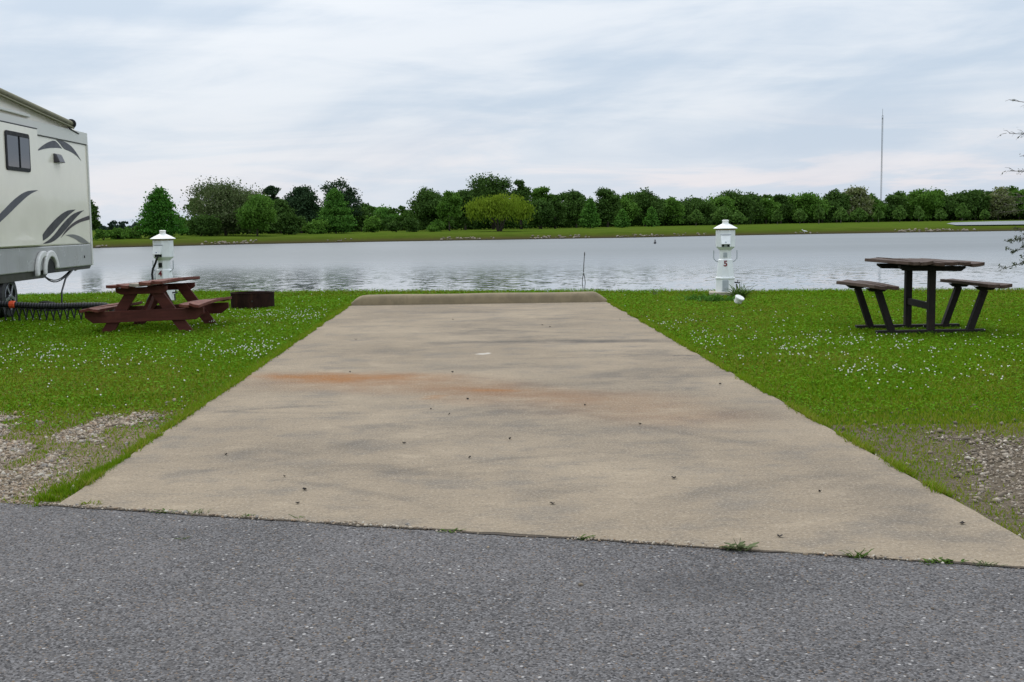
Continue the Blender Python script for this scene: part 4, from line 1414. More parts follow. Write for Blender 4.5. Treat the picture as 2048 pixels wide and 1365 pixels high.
def decal(pts, mat, x0=0.002, x1=0.0045, label=None):
    o = MB().prism(smooth_poly(zp(pts)), x0, x1, 'x').build('decal', mat, rv)
    if label:
        o['label'] = label


decal([(198, 390), (225, 364), (260, 341), (297, 329), (318, 350), (338, 376), (318, 372), (280, 372), (240, 377)], 'decal_slate')
decal([(306, 328), (345, 334), (385, 358), (415, 395), (443, 443), (420, 416), (385, 392), (348, 379), (330, 352)], 'decal_slate')
decal([(218, 886), (222, 862), (255, 812), (310, 752), (365, 712), (412, 709), (375, 738), (325, 790), (280, 845), (245, 874)], 'decal_black', label='black swoosh stripe')
decal([(232, 897), (285, 862), (345, 782), (400, 728), (458, 712), (420, 745), (370, 805), (315, 868), (272, 893)], 'decal_black', 0.0022, 0.0047)
decal([(332, 863), (362, 814), (415, 768), (488, 741), (488, 764), (440, 776), (390, 804)], 'decal_maroon', label='maroon swoosh stripe')
decal([(357, 848), (400, 842), (450, 860), (487, 893), (440, 893), (410, 868)], 'decal_grey')
decal([(-60, 815), (-60, 772), (0, 712), (60, 650), (125, 606), (190, 603), (140, 627), (80, 682), (30, 732)], 'decal_slate', 0.056, 0.059)
# fridge vent cowl
vc = [SP(290 / 2.731, 160 + 400 / 2.731), SP(328 / 2.731, 160 + 458 / 2.731)]
vy0, vy1 = vc[0][0], vc[1][0]
vz0, vz1 = vc[1][1], vc[0][1]
MB().add([(0.002, vy0, vz0), (0.002, vy1, vz0), (0.002, vy1, vz1), (0.002, vy0, vz1), (0.11, vy0 + .02, vz0 + .01), (0.11, vy1 - .02, vz0 + .01), (0.05, vy1 - .03, vz1 - .02), (0.05, vy0 + .03, vz1 - .02)],
         [(0, 1, 2, 3), (4, 7, 6, 5), (0, 4, 5, 1), (1, 5, 6, 2), (2, 6, 7, 3), (3, 7, 4, 0)]).build('vent_cowl', 'vent_plastic', rv, bevel=0.012)
# two fender flares over an opening shown by a dark plate
fc = SP(99, 534)
fr = abs(SP(109, 534)[0] - SP(88, 534)[0]) / 2


def arch(cy, cz, r0, r1, a0, a1, x0, x1, k=12):
    pts = [(cy + r1 * cos(a0 + (a1 - a0) * i / k), cz + r1 * sin(a0 + (a1 - a0) * i / k)) for i in range(k + 1)]
    pts += [(cy + r0 * cos(a0 + (a1 - a0) * i / k), cz + r0 * sin(a0 + (a1 - a0) * i / k)) for i in range(k, -1, -1)]
    return MB().prism(pts, x0, x1, 'x')


fl = arch(fc[0], z_bot - 0.02, fr * 0.98, fr * 1.42, radians(8), radians(188), 0.008, 0.06).build('fender', 'fender_plastic', rv, bevel=0.02)
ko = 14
MB().prism([(fc[0] + fr * cos(pi * i / ko), z_bot - 0.05 + fr * 0.98 * sin(pi * i / ko)) for i in range(ko + 1)], 0.0075, 0.012, 'x').build('opening_shade', 'dark_slot', fl)  # flat near-black plate: shade of a recess put in as colour
f2 = SP(84, 534)
arch(f2[0] - 0.02, z_bot - 0.02, fr * 1.0, fr * 1.42, radians(75), radians(190), 0.008, 0.075).build('fender', 'fender_plastic', rv, bevel=0.02)


# wheels
def wheel(yc, x_out):
    prof = [(0.0, 0.0), (0.20, 0.0), (0.215, 0.02), (0.235, 0.025), (0.33, 0.015), (0.36, -0.015), (0.365, -0.10), (0.36, -0.19), (0.33, -0.215), (0.0, -0.215)]
    w_ = MB()
    w_.lathe(prof, 28)
    ob = w_.build('wheel', 'black_rubber', rv, (x_out, yc, 0.345), smooth=False)
    ob.rotation_euler = (0, pi / 2, 0)
    rim = MB()
    rim.lathe([(0.205, 0.028), (0.215, 0.034), (0.225, 0.028), (0.215, 0.02)], 24)
    rim.lathe([(0, 0.045), (0.045, 0.042), (0.055, 0.02), (0.055, 0.004)], 14)
    for k in range(5):
        a = 2 * pi * k / 5
        rim.beam((0.05 * cos(a), 0.05 * sin(a), 0.026), (0.208 * cos(a), 0.208 * sin(a), 0.020), 0.05, 0.018)
    rim.build('rim', 'alloy', ob, bevel=0.004)
    return ob


yw = SP(34, 575, XS - 0.12)[0] - 0.365
wheel(yw, -0.12)
wheel(yw - 0.88, -0.12)
MB().beam((-0.3, yw, 0.42), (-2.2, yw, 0.42), 0.09, 0.09).build('axle', 'rv_belly', rv)
# hoses and cables slung under the rear
for k, (a, b, sag, r) in enumerate((((78, 536), (146, 536), 28, 0.012), ((80, 538), (148, 535), 24, 0.010), ((84, 540), (146, 537), 22, 0.008), ((150, 535), (162, 534), 7, 0.007))):
    pts = []
    for i in range(15):
        f = i / 14
        px = a[0] + (b[0] - a[0]) * f
        py = a[1] + (b[1] - a[1]) * f + sag * 4 * f * (1 - f) * (1 + 0.35 * (0.5 - f))
        y, z = SP(px, py, XS - 0.05)
        pts.append((-0.05 - 0.015 * k, y, z))
    MB().tube(pts, r, 8).build('cable', 'black_rubber', rv, smooth=True)
c0, c1 = SP(148, 537, XS - 0.03), SP(122, 592, XS + 0.2)
MB().tube([(-0.03, c0[0], c0[1]), (0.0, (c0[0] * .6 + c1[0] * .4), c0[1] * 0.62 + c1[1] * 0.38), (0.12, (c0[0] * .2 + c1[0] * .8), c0[1] * .15 + c1[1] * .85), (0.2, c1[0], 0.0)], 0.016, 8).build('cable', 'black_rubber', rv, smooth=True)
MB().box((0.012, SP(168, 514)[0], SP(168, 514)[1]), (0.012, 0.02, 0.05)).build('lock', 'window_frame', rv)

# dark ramp by the trailer wheel
p = on_z(55, 600, 0.0)
o = MB().prism([(-0.22, 0), (0.34, 0), (-0.05, 0.17), (-0.22, 0.19)], -0.12, 0.12, 'y').build('levelling_ramp', 'ramp_dark', loc=(-7.45, 21.2, -0.03), bevel=0.008)
tag(o, 'dark wedge levelling ramp on the grass behind the trailer wheel', 'ramp')

# sewer hose on its folding support
hy = 18.88
hose = thing('sewer_hose', 'black ribbed sewer hose running from trailer on folding support', 'hose', (-7.0, hy, 0))
pts, rad = [], []
N = 120
for i in range(N + 1):
    f = i / N
    x = -1.2 + 2.55 * f
    z = 0.285 - 0.10 * f + 0.012 * sin(f * 9) - (0.12 * sm(np.array([(f - 0.9) / 0.1]))[0])
    pts.append((x, 0.03 * sin(f * 6) + 0.25 * f * f, z))
    rad.append(0.047 + (0.006 if i % 2 else -0.002))
MB().tube(pts, rad, 12).build('tube', 'black_rubber', hose)
for i in range(4, 114, 5):
    p = pts[i]
    sup = MB()
    zc = max(0.03, p[2] - 0.055)
    sup.beam((p[0] - 0.05, p[1] - 0.05, -0.03), (p[0], p[1] - 0.05, zc), 0.018, 0.02, (0, 1, 0))
    sup.beam((p[0] + 0.05, p[1] + 0.05, -0.03), (p[0], p[1] + 0.05, zc), 0.018, 0.02, (0, 1, 0))
    sup.box((p[0], p[1], zc), (0.05, 0.12, 0.018))
    sup.build('support', 'black_rubber', hose)
px22 = on_y(22, 603, hy)
cx = px22.x + 7.0
ci = min(range(N + 1), key=lambda i: abs(pts[i][0] - cx))
MB().tube([(pts[ci][0] - 0.045, pts[ci][1], pts[ci][2]), (pts[ci][0] - 0.034, pts[ci][1], pts[ci][2]), (pts[ci][0] + 0.034, pts[ci][1], pts[ci][2]), (pts[ci][0] + 0.045, pts[ci][1], pts[ci][2])], [0.055, 0.062, 0.062, 0.055], 12).build('coupling', 'orange_plastic', hose)


# ------------------------------------------------------------------ red-brown picnic table, left
def board(x0, x1, y0, y1, z, th, seed, warp=0.006):
    """a plank lying along y with a slight warp and uneven ends"""
    r = random.Random(seed)
    V, F = [], []
    k = 7
    e0, e1 = r.uniform(-0.02, 0.02), r.uniform(-0.02, 0.02)
    tw = r.uniform(-1, 1) * warp
    bow = r.uniform(-0.4, 1) * warp
    for i in range(k):
        f = i / (k - 1)
        y = y0 + e0 + (y1 + e1 - y0 - e0) * f
        dz = bow * 4 * f * (1 - f)
        for (x, q) in ((x0, -1), ((x0 + x1) / 2, 0), (x1, 1)):
            zz = z + dz + tw * q * (f - 0.5) * 2 + (0.004 if q else -0.001)
            V += [(x, y, zz), (x, y, zz - th)]
    for i in range(k - 1):
        a, b = i * 6, (i + 1) * 6
        F += [(a, a + 2, b + 2, b), (a + 2, a + 4, b + 4, b + 2), (a + 1, b + 1, b + 3, a + 3), (a + 3, b + 3, b + 5, a + 5), (a, b, b + 1, a + 1), (a + 4, a + 5, b + 5, b + 4)]
    F += [(0, 1, 3, 2), (2, 3, 5, 4)]
    a = (k - 1) * 6
    F += [(a, a + 2, a + 3, a + 1), (a + 2, a + 4, a + 5, a + 3)]
    return MB().add(V, F)


t1 = thing('picnic_table', 'red-brown wooden picnic table with sagging benches left of pad', 'picnic table', (-4.55, 17.3, -0.05), radians(-2.0))
t1.rotation_euler = (radians(-1.0), radians(-1.6), radians(-2.0))
TL = 1.95
zt = 0.70
tops = [(-0.43, -0.275), (-0.265, -0.115), (-0.105, 0.035), (0.045, 0.195), (0.205, 0.355)]
for i, (a, b) in enumerate(tops):
    zb = zt + 0.035 * sm(np.array([(i - 1) / 3.0]))[0]
    board(a, b, -TL / 2 - 0.05 * (i % 2), TL / 2, zb, 0.04, 10 + i, 0.018).build('top_board', 'bare_board' if i == 2 else 'red_wood', t1, bevel=0.004)
for sx in (-1, 1):
    for j, (a, b) in enumerate(((0.56, 0.69), (0.70, 0.83))):
        x0, x1 = sorted((sx * a, sx * b))
        board(x0, x1, -TL / 2 + 0.02 * j, TL / 2 - 0.03 * j, 0.385 + (0.0 if sx < 0 else 0.012), 0.04, 30 + j + 5 * sx, 0.02).build('bench_board', 'red_wood', t1, bevel=0.004)
for ye in (-0.72, 0.72):
    s = -1 if ye < 0 else 1
    # cross beam with clipped lower corners
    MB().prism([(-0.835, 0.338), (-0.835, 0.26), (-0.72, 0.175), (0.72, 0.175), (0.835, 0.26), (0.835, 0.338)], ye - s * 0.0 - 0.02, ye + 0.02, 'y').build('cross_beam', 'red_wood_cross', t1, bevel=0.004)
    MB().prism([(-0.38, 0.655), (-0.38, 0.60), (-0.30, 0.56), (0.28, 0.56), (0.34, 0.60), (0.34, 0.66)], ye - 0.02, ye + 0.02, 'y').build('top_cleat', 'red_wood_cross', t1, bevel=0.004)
    for sx in (-1, 1):
        foot = Vector((sx * 0.60, ye - s * 0.043, -0.03))
        head = Vector((sx * 0.13, ye - s * 0.043, 0.645))
        # planks stand edge-on to the end of the table: wide across it, thin along it
        d = (head - foot).normalized()
        a = Vector((0, 1, 0)).cross(d).normalized()
        V = []
        for yy in (-0.02, 0.02):
            for (z, base_pt) in ((-0.03, foot), (0.655, head)):
                tt = (z - foot.z) / (head.z - foot.z)
                c = foot + (head - foot) * tt
                hw = 0.075 / abs(d.z)
                V += [(c.x - hw, c.y + yy, z), (c.x + hw, c.y + yy, z)]
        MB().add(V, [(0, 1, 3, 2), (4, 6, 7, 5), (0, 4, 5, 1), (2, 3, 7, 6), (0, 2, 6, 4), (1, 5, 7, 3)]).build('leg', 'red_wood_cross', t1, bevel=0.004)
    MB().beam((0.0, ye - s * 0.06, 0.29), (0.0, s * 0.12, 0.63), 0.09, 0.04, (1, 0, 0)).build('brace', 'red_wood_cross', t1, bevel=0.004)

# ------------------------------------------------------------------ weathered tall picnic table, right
t2 = thing('picnic_table', 'tall weathered brown picnic table on dark posts right of pad', 'picnic table', (5.835, 15.08, -0.03), radians(0.5))
H2 = 0.94
for i in range(6):
    a = -0.475 + i * 0.16
    board(a, a + 0.150, -0.80, 0.78, H2 + 0.006 * sin(i * 2.2) - 0.004 * i, 0.042, 50 + i, 0.014).build('top_board', 'old_board', t2, bevel=0.005)
for ye in (-0.36, 0.42):
    MB().prism([(-0.42, H2 - 0.058), (-0.42, H2 - 0.085), (-0.36, H2 - 0.125), (0.36, H2 - 0.14), (0.42, H2 - 0.10), (0.42, H2 - 0.075)], ye - 0.045, ye + 0.045, 'y').build('top_cleat', 'dark_timber', t2, bevel=0.004)
    MB().beam((0, ye, 0.03), (0, ye, H2 - 0.13), 0.085, 0.085, (0, 1, 0)).build('post', 'dark_timber', t2, bevel=0.006)
    MB().prism([(-0.70, 0.015), (-0.70, 0.06), (0.70, 0.06), (0.70, 0.015)], ye - 0.045, ye + 0.045, 'y').build('skid', 'dark_timber', t2, bevel=0.005)
    for sx in (-1, 1):
        MB().beam((sx * 0.50, ye, 0.03), (sx * 0.685, ye, 0.56), 0.08, 0.08, (0, 1, 0)).build('bench_leg', 'dark_timber', t2, bevel=0.005)
        MB().prism([(sx * 0.70 - 0.14, 0.60), (sx * 0.70 - 0.08, 0.555), (sx * 0.70 + 0.08, 0.555), (sx * 0.70 + 0.14, 0.60)], ye - 0.045, ye + 0.045, 'y').build('bench_cleat', 'dark_timber', t2, bevel=0.004)
for sx in (-1, 1):
    for j in range(2):
        c = sx * 0.715 + (j - 0.5) * 0.165
        board(c - 0.078, c + 0.078, -0.74, 0.72, 0.645 - 0.006 * j, 0.042, 70 + j + 3 * sx, 0.012).build('bench_board', 'old_board', t2, bevel=0.005)
MB().beam((0, -0.36, 0.355), (0, 0.42, 0.375), 0.05, 0.085, (0, 0, 1)).build('stretcher', 'dark_timber', t2, bevel=0.004)


# ------------------------------------------------------------------ lighthouse-shaped hookup posts
def text_mesh(ch, size, depth=0.004):
    cu = bpy.data.curves.new('digit', 'FONT')
    cu.body = ch
    cu.size = size
    cu.extrude = depth / 2
    cu.offset = 0.005
    cu.align_x = 'CENTER'
    cu.align_y = 'CENTER'
    ob = bpy.data.objects.new('digit', cu)
    COL.objects.link(ob)
    dg = bpy.context.evaluated_depsgraph_get()
    me = bpy.data.meshes.new_from_object(ob.evaluated_get(dg))
    bpy.data.objects.remove(ob)
    return me


def hookup_post(label, loc, rz, digit, mark, cord):
    t = thing('hookup_post', label, 'power post', loc, rz)
    R8 = pi / 8
    MB().box((0, 0, 0.012), (0.62, 0.55, 0.07)).build('footing', 'base_concrete', t, bevel=0.012)
    # lower tower: eight-sided, widening to the foot
    MB().lathe([(0.198, 0.045), (0.190, 0.295), (0.205, 0.30), (0.205, 0.33), (0.182, 0.335), (0.150, 0.655), (0.150, 0.67), (0.125, 0.69), (0.0, 0.69)], 8, rot=R8).build('tower', 'white_paint', t, bevel=0.005)
    MB().box((0.0, -0.181, 0.17), (0.115, 0.012, 0.22)).build('service_panel', 'grey_panel', t, bevel=0.003)
    MB().lathe([(0.122, 0.685), (0.122, 0.86), (0.0, 0.86)], 8, rot=R8).build('neck', 'white_paint', t, bevel=0.004)
    MB().box((-0.005 if not cord else -0.01, -0.116, 0.77), (0.075, 0.008, 0.095)).build('plate', 'grey_panel' if not cord else 'dark_slot', t, bevel=0.002)
    # head with the sockets
    MB().lathe([(0.115, 0.855), (0.195, 0.925), (0.200, 0.93), (0.200, 1.255), (0.0, 1.255)], 8, rot=R8).build('head', 'white_paint', t, bevel=0.005)
    sock = MB().box((0, -0.187, 0.953), (0.16, 0.012, 0.055)).build('socket_panel', 'grey_panel', t, bevel=0.002)
    for sx in (-1, 1):
        MB().box((sx * 0.052, -0.195, 0.955), (0.042, 0.01, 0.04)).build('socket', 'dark_slot', sock)
    MB().add([(-0.095, -0.186, 1.155), (0.095, -0.186, 1.155), (-0.095, -0.200, 1.155), (0.095, -0.200, 1.155), (-0.085, -0.186, 0.985), (0.085, -0.186, 0.985), (-0.085, -0.275, 0.985), (0.085, -0.275, 0.985)],
             [(0, 2, 3, 1), (4, 5, 7, 6), (2, 6, 7, 3), (0, 4, 6, 2), (1, 3, 7, 5), (0, 1, 5, 4)]).build('hood', 'white_paint', t, bevel=0.006)
    MB().box((0, -0.193, 1.166), (0.215, 0.022, 0.014)).build('hood_hinge', 'grey_panel', t, bevel=0.003)
    n = Vector((0, -0.17, 0.075)).normalized()
    mk = MB().lathe([(0.0, 0.0), (0.019, 0.0), (0.019, 0.003), (0, 0.003)], 3 if mark == 'blue_mark' else 14, rot=pi / 2, sx=0.75).build('mark', mark, t, (0, -0.259, 1.02))
    mk.rotation_euler = Vector((0, -0.17, 0.075)).to_track_quat('Z', 'Y').to_euler()
    # roof
    MB().lathe([(0.190, 1.25), (0.205, 1.258), (0.205, 1.285), (0.0, 1.285)], 8, rot=R8).build('roof_band', 'brass_band', t)
    MB().lathe([(0.245, 1.282), (0.250, 1.292), (0.17, 1.335), (0.062, 1.385), (0.058, 1.39), (0, 1.39)], 8, rot=R8).build('roof', 'white_roof', t, bevel=0.003)
    MB().lathe([(0.058, 1.385), (0.058, 1.435), (0.066, 1.437), (0.066, 1.447), (0.045, 1.456), (0, 1.456)], 12).build('cap', 'white_roof', t)
    # hose brackets at both sides
    for sx in (-1, 1):
        MB().tube([(sx * 0.135, -0.03, 0.63), (sx * 0.19, -0.03, 0.66), (sx * 0.222, -0.03, 0.70), (sx * 0.225, -0.03, 0.72), (sx * 0.225, -0.03, 0.86)], 0.010, 6).build('hose_bracket', 'grey_panel', t)
    # tap on the right
    tp = MB().tube([(0.17, -0.02, 0.225), (0.245, -0.02, 0.225), (0.262, -0.02, 0.215), (0.285, -0.02, 0.235)], 0.014, 8).build('tap', 'tap_metal', t)
    MB().tube([(0.245, -0.02, 0.235), (0.245, -0.02, 0.275)], 0.008, 6).build('tap_handle', 'tap_metal', tp)
    MB().tube([(0.222, -0.02, 0.20), (0.226, -0.02, 0.12), (0.236, -0.02, -0.02)], 0.014, 8).build('standpipe', 'tap_metal', t)
    me = text_mesh(digit, 0.155)
    me.materials.append(MATS['red_number'])
    me.name = 'number'
    o = bpy.data.objects.new('number', me)
    COL.objects.link(o)
    o.parent = t
    o.location = (0, -0.1475, 0.60)
    o.rotation_euler = (pi / 2 + radians(-5.5), 0, 0)
    if cord:
        MB().tube([(0.02, -0.215, 1.0), (0.0, -0.235, 0.92), (-0.04, -0.235, 0.82), (-0.11, -0.225, 0.70), (-0.135, -0.225, 0.60), (-0.12, -0.23, 0.45), (-0.16, -0.26, 0.20), (-0.26, -0.32, 0.0), (-0.5, -0.45, -0.02)], 0.021, 8).build('cord', 'black_rubber', t, smooth=True)
    return t


p5 = on_z(1449, 588, 0)
hookup_post('white lighthouse-shaped hookup post with red number 5 by right water edge', (p5.x, p5.y - 0.05, 0.0), radians(-10), '5', 'grey_panel', False)
p4 = on_y(325, 461, 23.6)
hookup_post('white lighthouse-shaped hookup post with red number 4 behind the red table', (p4.x, 23.6, p4.z - 1.456), radians(-17), '4', 'blue_mark', True)

# white pipe cap in the grass
p = on_z(1475, 607, 0)
o = MB()
o.lathe([(0, 0), (0.066, 0), (0.070, 0.075), (0.082, 0.078), (0.084, 0.105), (0.078, 0.112), (0, 0.112)], 18)
o = o.build('pipe_cap', 'pipe_white', loc=(p.x, p.y, 0.015))
o.rotation_euler = (radians(24), radians(20), 0)
tag(o, 'white round pipe cap lying tilted in grass below number 5 post', 'pipe cap')

# fire ring: steel box hoop, dark brown
fp = on_z(497, 617, 0)
ring = thing('fire_ring', 'dark brown rusty steel fire ring on the grass by red table', 'fire ring', (fp.x, fp.y + 0.42, -0.03))
V, F = [], []
nn = 40
for k in range(nn):
    a = 2 * pi * k / nn
    for (r, z) in ((0.385, 0.0), (0.385, 0.275), (0.397, 0.29), (0.375, 0.29), (0.365, 0.27), (0.365, 0.0)):
        V.append((r * cos(a), r * sin(a), z))
for k in range(nn):
    for j in range(6):
        F.append((k * 6 + j, ((k + 1) % nn) * 6 + j, ((k + 1) % nn) * 6 + (j + 1) % 6, k * 6 + (j + 1) % 6))
MB().add(V, F).build('hoop', 'rusty_steel', ring)
MB().lathe([(0.36, 0.0), (0.36, 0.04), (0.2, 0.07), (0, 0.08)], 20).build('ash_bed', 'ash', ring)
MB().tube([(0.06, -0.375, 0.15), (0.06, -0.40, 0.15)], 0.014, 8).build('bolt', 'tap_metal', ring)

# bent rod at the water's edge behind the kerb
r0 = on_y(1168, 583, 26.6)
rod = thing('bent_rod', 'thin dark bent rod with looped foot at the water edge behind kerb', 'rod', (r0.x, 26.6, -1.15))


def RP(px, py, dy=0.0):
    q = on_y(px, py, 26.6)
    return (q.x - r0.x, dy, q.z + 1.15)


MB().tube([RP(1167.2, 545), RP(1167.6, 530), RP(1168.6, 515), RP(1169.2, 506)], [0.011, 0.009, 0.008, 0.004], 6).build('tip', 'reed', rod)
MB().tube([RP(1169.2, 512), RP(1169.3, 507), RP(1169.4, 504)], [0.011, 0.012, 0.003], 6).build('knob', 'reed', rod)
MB().tube([RP(1167.2, 547), RP(1165.3, 556), RP(1164.6, 566), RP(1166, 577), RP(1166.5, 590), (0, 0, 0)], [0.009, 0.008, 0.008, 0.008, 0.008, 0.008], 6).build('strand', 'reed', rod)
MB().tube([RP(1167.2, 547), RP(1169.5, 556), RP(1170.5, 566), RP(1169.5, 577), RP(1168.5, 590), (0.02, 0, 0)], [0.009, 0.008, 0.008, 0.008, 0.008, 0.008], 6).build('strand', 'reed', rod)

# water bird on the pond, white bird on the far bank
b0 = on_z(1310, 488, WATER_Z)
bird = MB()
prof = [(-0.32, 0.02, 0.05), (-0.22, 0.10, 0.10), (0.0, 0.16, 0.15), (0.18, 0.14, 0.14), (0.27, 0.16, 0.08), (0.30, 0.32, 0.06), (0.31, 0.42, 0.075), (0.37, 0.42, 0.05), (0.46, 0.40, 0.015)]
bird.tube([(x, 0, z) for x, z, r in prof], [r for x, z, r in prof], 8)
o = bird.build('water_bird', 'bird_dark', loc=(b0.x, b0.y, WATER_Z - 0.02), rz=radians(80), smooth=True)
tag(o, 'tiny dark water bird floating on the open pond left of number 5', 'bird')
b1 = on_z(1609, 467, -0.75)
y1 = float(far_edge(np.array([b1.x]))[0]) + 1.6
o = MB()
prof = [(-0.55, 0.40, 0.04), (-0.35, 0.46, 0.13), (0.0, 0.52, 0.19), (0.25, 0.60, 0.15), (0.36, 0.72, 0.07), (0.34, 0.88, 0.05), (0.42, 0.98, 0.06), (0.60, 0.96, 0.015)]
o.tube([(x, 0, z) for x, z, r in prof], [r for x, z, r in prof], 8)
o.tube([(0, 0.06, 0.45), (0, 0.06, -0.1)], 0.02, 5)
o.tube([(0.06, -0.06, 0.45), (0.06, -0.06, -0.1)], 0.02, 5)
bx = b1.x * y1 / b1.y
o = o.build('white_bird', 'bird_white', loc=(bx, y1, float(ground_z(np.array([bx]), np.array([y1]))[0]) + 0.05), rz=pi, smooth=True)
o.scale = (0.9, 0.7, 0.62)
tag(o, 'white wading bird on the far bank under the young cypress row', 'bird')


# ------------------------------------------------------------------ near cypress at the right edge
def edge_cypress():
    rng = np.random.default_rng(909)
    D = 17.5
    base = on_y(2184, 600, D)
    t = thing('bald_cypress', 'sparse young cypress reaching thin twigs in from the right edge', 'cypress_tree'.replace('_', ' '), (base.x, D, -0.03))
    tr = MB()
    tr.tube([(0, 0, -0.05), (0.03, 0, 1.2), (-0.02, 0.02, 2.6), (0.02, 0, 3.9)], [0.085, 0.06, 0.04, 0.008], 10)
    tr.build('trunk', 'bark', t, smooth=True)
    br = MB()
    leaves = []
    spec = [(2.95, pi + 0.05, 1.34, 0.34, 0.2), (2.55, pi - 0.12, 1.28, 0.28, 0.5), (2.40, pi + 0.2, 1.16, 0.05, 0.6), (2.05, pi - 0.2, 1.25, 0.22, 1.0), (1.75, pi + 0.1, 1.42, 0.12, 0.9), (1.62, pi - 0.1, 1.40, 0.02, 1.0),
            (1.30, pi + 0.12, 1.22, -0.06, 2.6), (1.24, pi - 0.15, 1.15, -0.02, 2.4), (1.14, pi - 0.08, 1.18, -0.08, 3.2), (1.06, pi + 0.3, 1.15, -0.06, 2.6), (1.00, pi + 0.15, 1.15, -0.10, 2.4), (0.98, pi - 0.02, 1.36, -0.18, 1.2), (1.70, pi + 0.02, 1.30, 0.06, 1.2), (1.85, pi + 0.15, 1.25, 0.02, 1.2)]
    for k in range(26):
        z = rng.uniform(0.7, 3.4)
        spec.append((z, rng.uniform(-pi * 0.75, pi * 0.75), (3.9 - z) * 0.42 + 0.2, rng.uniform(-0.1, 0.3), 1.0))
    for (z, a, ln, rise, dens) in spec:
        d = np.array([cos(a), sin(a), 0])
        side = np.array([-sin(a), cos(a), 0])
        P = []
        for i in range(7):
            f = i / 6
            P.append(d * ln * f + np.array([0, 0, z + rise * f - 0.10 * f * f]) + side * 0.04 * sin(f * 5 + z * 7))
        br.tube(P, [0.014 * (1 - 0.85 * i / 6) + 0.0015 for i in range(7)], 5)
        for i in range(1, 7):
            for s_ in (-1, 1):
                for rep in range(2):
                    f = (i + rng.uniform(-0.5, 0.3)) / 6
                    q = d * ln * f + np.array([0, 0, z + rise * f - 0.10 * f * f])
                    l2 = rng.uniform(0.10, 0.26) * (1.15 - f * 0.5)
                    dr = d * 0.75 + side * s_ * 0.5 + np.array([0, 0, rng.uniform(-0.45, 0.55)])
                    dr /= np.linalg.norm(dr)
                    e = q + dr * l2
                    br.tube([q, (q + e) / 2 + np.array([0, 0, 0.01]), e + np.array([0, 0, -0.02])], [0.004, 0.003, 0.0012], 4, cap=False)
                    for m in range(int(rng.poisson(3.2 * dens))):
                        leaves.append(q + (e - q) * rng.uniform(0.3, 1.05) + rng.normal(0, 0.012, 3))
    br.build('branches', 'bark', t)
    C = np.array(leaves)
    Q = leaf_quads(rng, C, 0.012, 0.1, 1.9)
    mesh_np('crown', Q, len(C), 4, 'leaf_twig', t)


edge_cypress()


# ------------------------------------------------------------------ weeds
def weed(name, label, loc, n, ln, wd, rise, mat, seed, spread=0.02, stems=0):
    rng = np.random.default_rng(seed)
    V, F = [], []
    for k in range(n):
        a = rng.uniform(0, 2 * pi)
        l_ = ln * rng.uniform(0.55, 1.15)
        up = rise * rng.uniform(0.4, 1.2)
        c = np.array([rng.normal(0, spread), rng.normal(0, spread * 0.35), 0])
        d = np.array([cos(a), sin(a) * 0.7, 0])
        s_ = np.array([-sin(a), cos(a), 0])
        b = len(V)
        for (f, w_) in ((0, 0.25), (0.35, 0.8), (0.7, 1.0), (1.0, 0.08)):
            z = l_ * up * (f * 1.35 - 0.62 * f * f)
            ctr = c + d * l_ * f * (1 - 0.25 * up) + np.array([0, 0, z])
            V += [tuple(ctr - s_ * wd * w_ * 0.5), tuple(ctr + np.array([0, 0, -wd * 0.18])), tuple(ctr + s_ * wd * w_ * 0.5)]
        for i in range(3):
            q = b + i * 3
            F += [(q, q + 1, q + 4, q + 3), (q + 1, q + 2, q + 5, q + 4)]
    lo = loc
    t = thing(name, label, 'weed', lo, 0.0)
    MB().add(V, F).build('leaves', mat, t)
    st_ = MB()
    for k in range(max(1, stems)):
        a = rng.uniform(-1, 1)
        st_.tube([(rng.normal(0, spread), 0, -0.01), (0.02 * a, 0, ln * rise * 0.5), (0.05 * a, 0.0, ln * rise * rng.uniform(0.7, 1.25))], [0.0022, 0.0018, 0.001], 4)
    st_.build('stem', mat, t)
    return t


for (px, py, n, ln, wd, rise, mat, sp, st_, lab) in (
        (1478, 1101, 24, 0.085, 0.022, 0.55, 'weed_dusty', 0.035, 2, 'dusty grey-green leafy weed, largest along the pad front edge'),
        (1166, 1080, 20, 0.055, 0.009, 0.5, 'weed_leaf', 0.022, 1, 'small bright weed in the middle of the pad front joint'),
        (905, 1064, 26, 0.045, 0.008, 0.4, 'weed_leaf', 0.035, 1, 'flat moss-green weed in the joint left of the middle'),
        (1718, 1117, 20, 0.06, 0.008, 0.8, 'weed_leaf', 0.018, 2, 'spiky little grass weed right of the largest weed'),
        (1884, 1128, 34, 0.05, 0.012, 0.5, 'weed_leaf', 0.035, 2, 'spreading green weed near the right end of the joint'),
        (1968, 1133, 24, 0.045, 0.006, 0.8, 'weed_dusty', 0.022, 1, 'dull tufted weed last at the right end of the joint'),
        (328, 1026, 30, 0.045, 0.009, 0.5, 'weed_leaf', 0.03, 1, 'yellow-green weed in the joint near the pad left corner'),
        (385, 1030, 30, 0.05, 0.007, 0.6, 'weed_dusty', 0.035, 2, 'straggly weed with a stalk second from the left corner'),
        (488, 1036, 18, 0.045, 0.010, 0.5, 'weed_leaf', 0.018, 1, 'small leafy weed third from the pad left corner'),
        (175, 1012, 22, 0.05, 0.006, 0.8, 'grass_dry', 0.03, 2, 'dry yellowish grass tuft just right of the pad left corner'),
        (597, 1039, 10, 0.04, 0.006, 0.6, 'weed_leaf', 0.014, 1, 'tiny weed sprig fourth from the pad left corner'),
        (362, 1079, 12, 0.03, 0.006, 0.35, 'weed_dusty', 0.015, 1, 'lone low sprig growing out of the asphalt at left')):
    q = on_z(px, py, -0.008)
    weed('weed', lab, (q.x, q.y, -0.008), n, ln, wd, rise, mat, px, sp, st_)
q = on_z(1492, 598, 0)
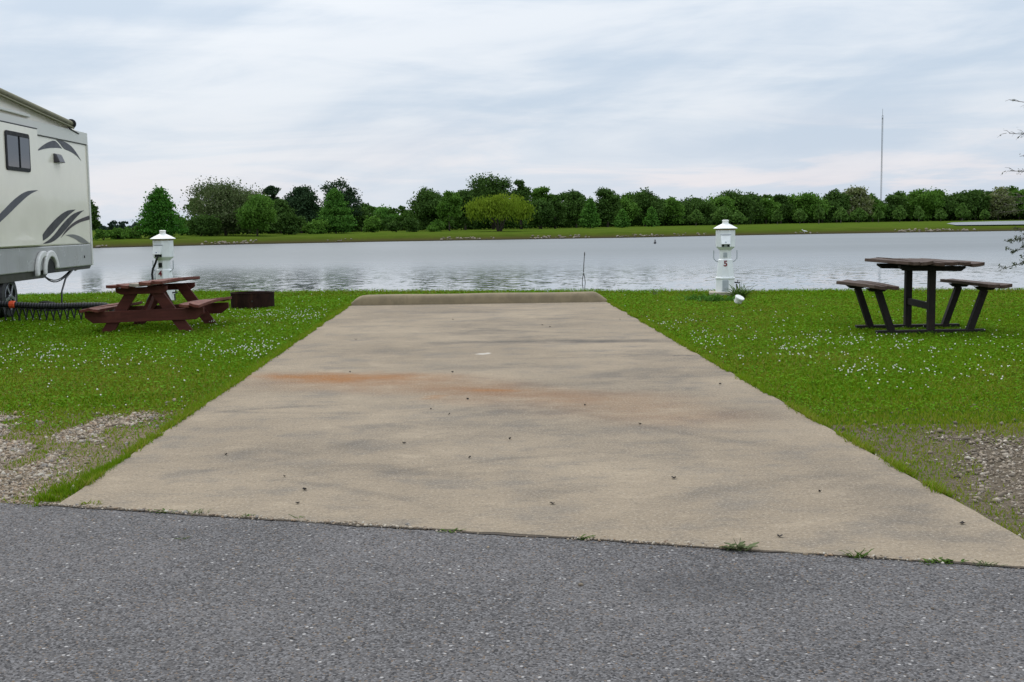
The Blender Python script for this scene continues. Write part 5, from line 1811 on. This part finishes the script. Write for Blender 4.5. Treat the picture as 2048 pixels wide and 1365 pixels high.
weed('weed', 'tall bushy weed at the right foot of number 5 post', (q.x, q.y + 0.5, -0.03), 120, 0.32, 0.018, 1.0, 'weed_leaf', 5, 0.07, 10)
for (px, py, lab, sd_) in ((1412, 600, 'dark low weed patch left of the number 5 post foot', 8), (1440, 603, 'dark low weed patch in front of the number 5 post foot', 9)):
    q = on_z(px, py, 0)
    weed('weed', lab, (q.x, q.y + 0.2, -0.03), 130, 0.18, 0.03, 0.9, 'leaf_cypress', sd_, 0.18, 5)
q = on_z(1310, 590, 0)
weed('weed', 'thin stalked weed at the water edge between kerb and number 5', (q.x, q.y, -0.03), 12, 0.14, 0.01, 1.2, 'weed_dusty', 12, 0.08, 6)

# bright grass tongue at the pad's left corner
rng = np.random.default_rng(404)
n = 6000
f = rng.uniform(0, 1, n)
A, B = on_z(62, 1012), on_z(255, 915)
w = 0.06 * np.sin(np.clip(f * 1.15 + 0.05, 0, 1) * pi) + 0.02
x = A.x + (B.x - A.x) * f + rng.normal(0, 1, n) * w * 0.5
y = A.y + (B.y - A.y) * f + rng.normal(0, 1, n) * w * 0.35
ok = (x < PAD_L + 0.03) & (fbm(x * 9.0, y * 9.0, 77, 3) > 0.40)
x, y = x[ok], y[ok]
n = len(x)
h = rng.uniform(0.008, 0.045, n)
a = rng.uniform(0, 2 * pi, n)
la = rng.uniform(0, 2 * pi, n)
bs = np.stack([x, y, np.full(n, -0.03)], -1)
wv = np.stack([np.cos(a), np.sin(a), 0 * a], -1) * 0.004
tip = bs + np.stack([np.cos(la) * h * 0.6, np.sin(la) * h * 0.6, h + 0.02], -1)
o = mesh_np('grass_tongue', np.stack([bs - wv, bs + wv, tip], 1).reshape(-1, 3), n, 3, 'grass_blade')
tag(o, 'strip of fresh grass growing along the pad left front corner', 'grass', kind='stuff')

# dead leaves and crumbs on the pad
rng = random.Random(66)
spots = [(569, 955), (610, 981), (452, 911), (808, 888), (939, 917), (862, 820), (898, 830), (1085, 651), (1100, 655), (935, 800), (905, 746), (1440, 770), (1105, 1009), (1348, 958), (712, 680), (1925, 1049),
         (906, 640), (1170, 812), (1280, 850), (700, 745), (1560, 1075), (595, 1008), (1020, 880), (1640, 985), (1240, 640)]
for i, (px, py) in enumerate(spots):
    q = on_z(px, py, 0.0)
    s_ = rng.uniform(0.007, 0.016)
    V = []
    m = 7
    for k in range(m):
        a = 2 * pi * k / m
        rr = s_ * rng.uniform(0.6, 1.1)
        V.append((rr * cos(a) * 1.2, rr * sin(a), rng.uniform(0.004, 0.016)))
    V.append((0, 0, 0.003))
    o = MB().add(V, [(k, (k + 1) % m, m) for k in range(m)]).build('dead_leaf', 'dead_leaf', loc=(q.x, q.y, 0.001), rz=rng.uniform(0, 6))
    sol = o.modifiers.new('thickness', 'SOLIDIFY')
    sol.thickness = 0.0015
    tag(o, 'small curled dark leaf scrap lying on the concrete pad', 'leaf', 'leaf scraps on the pad')
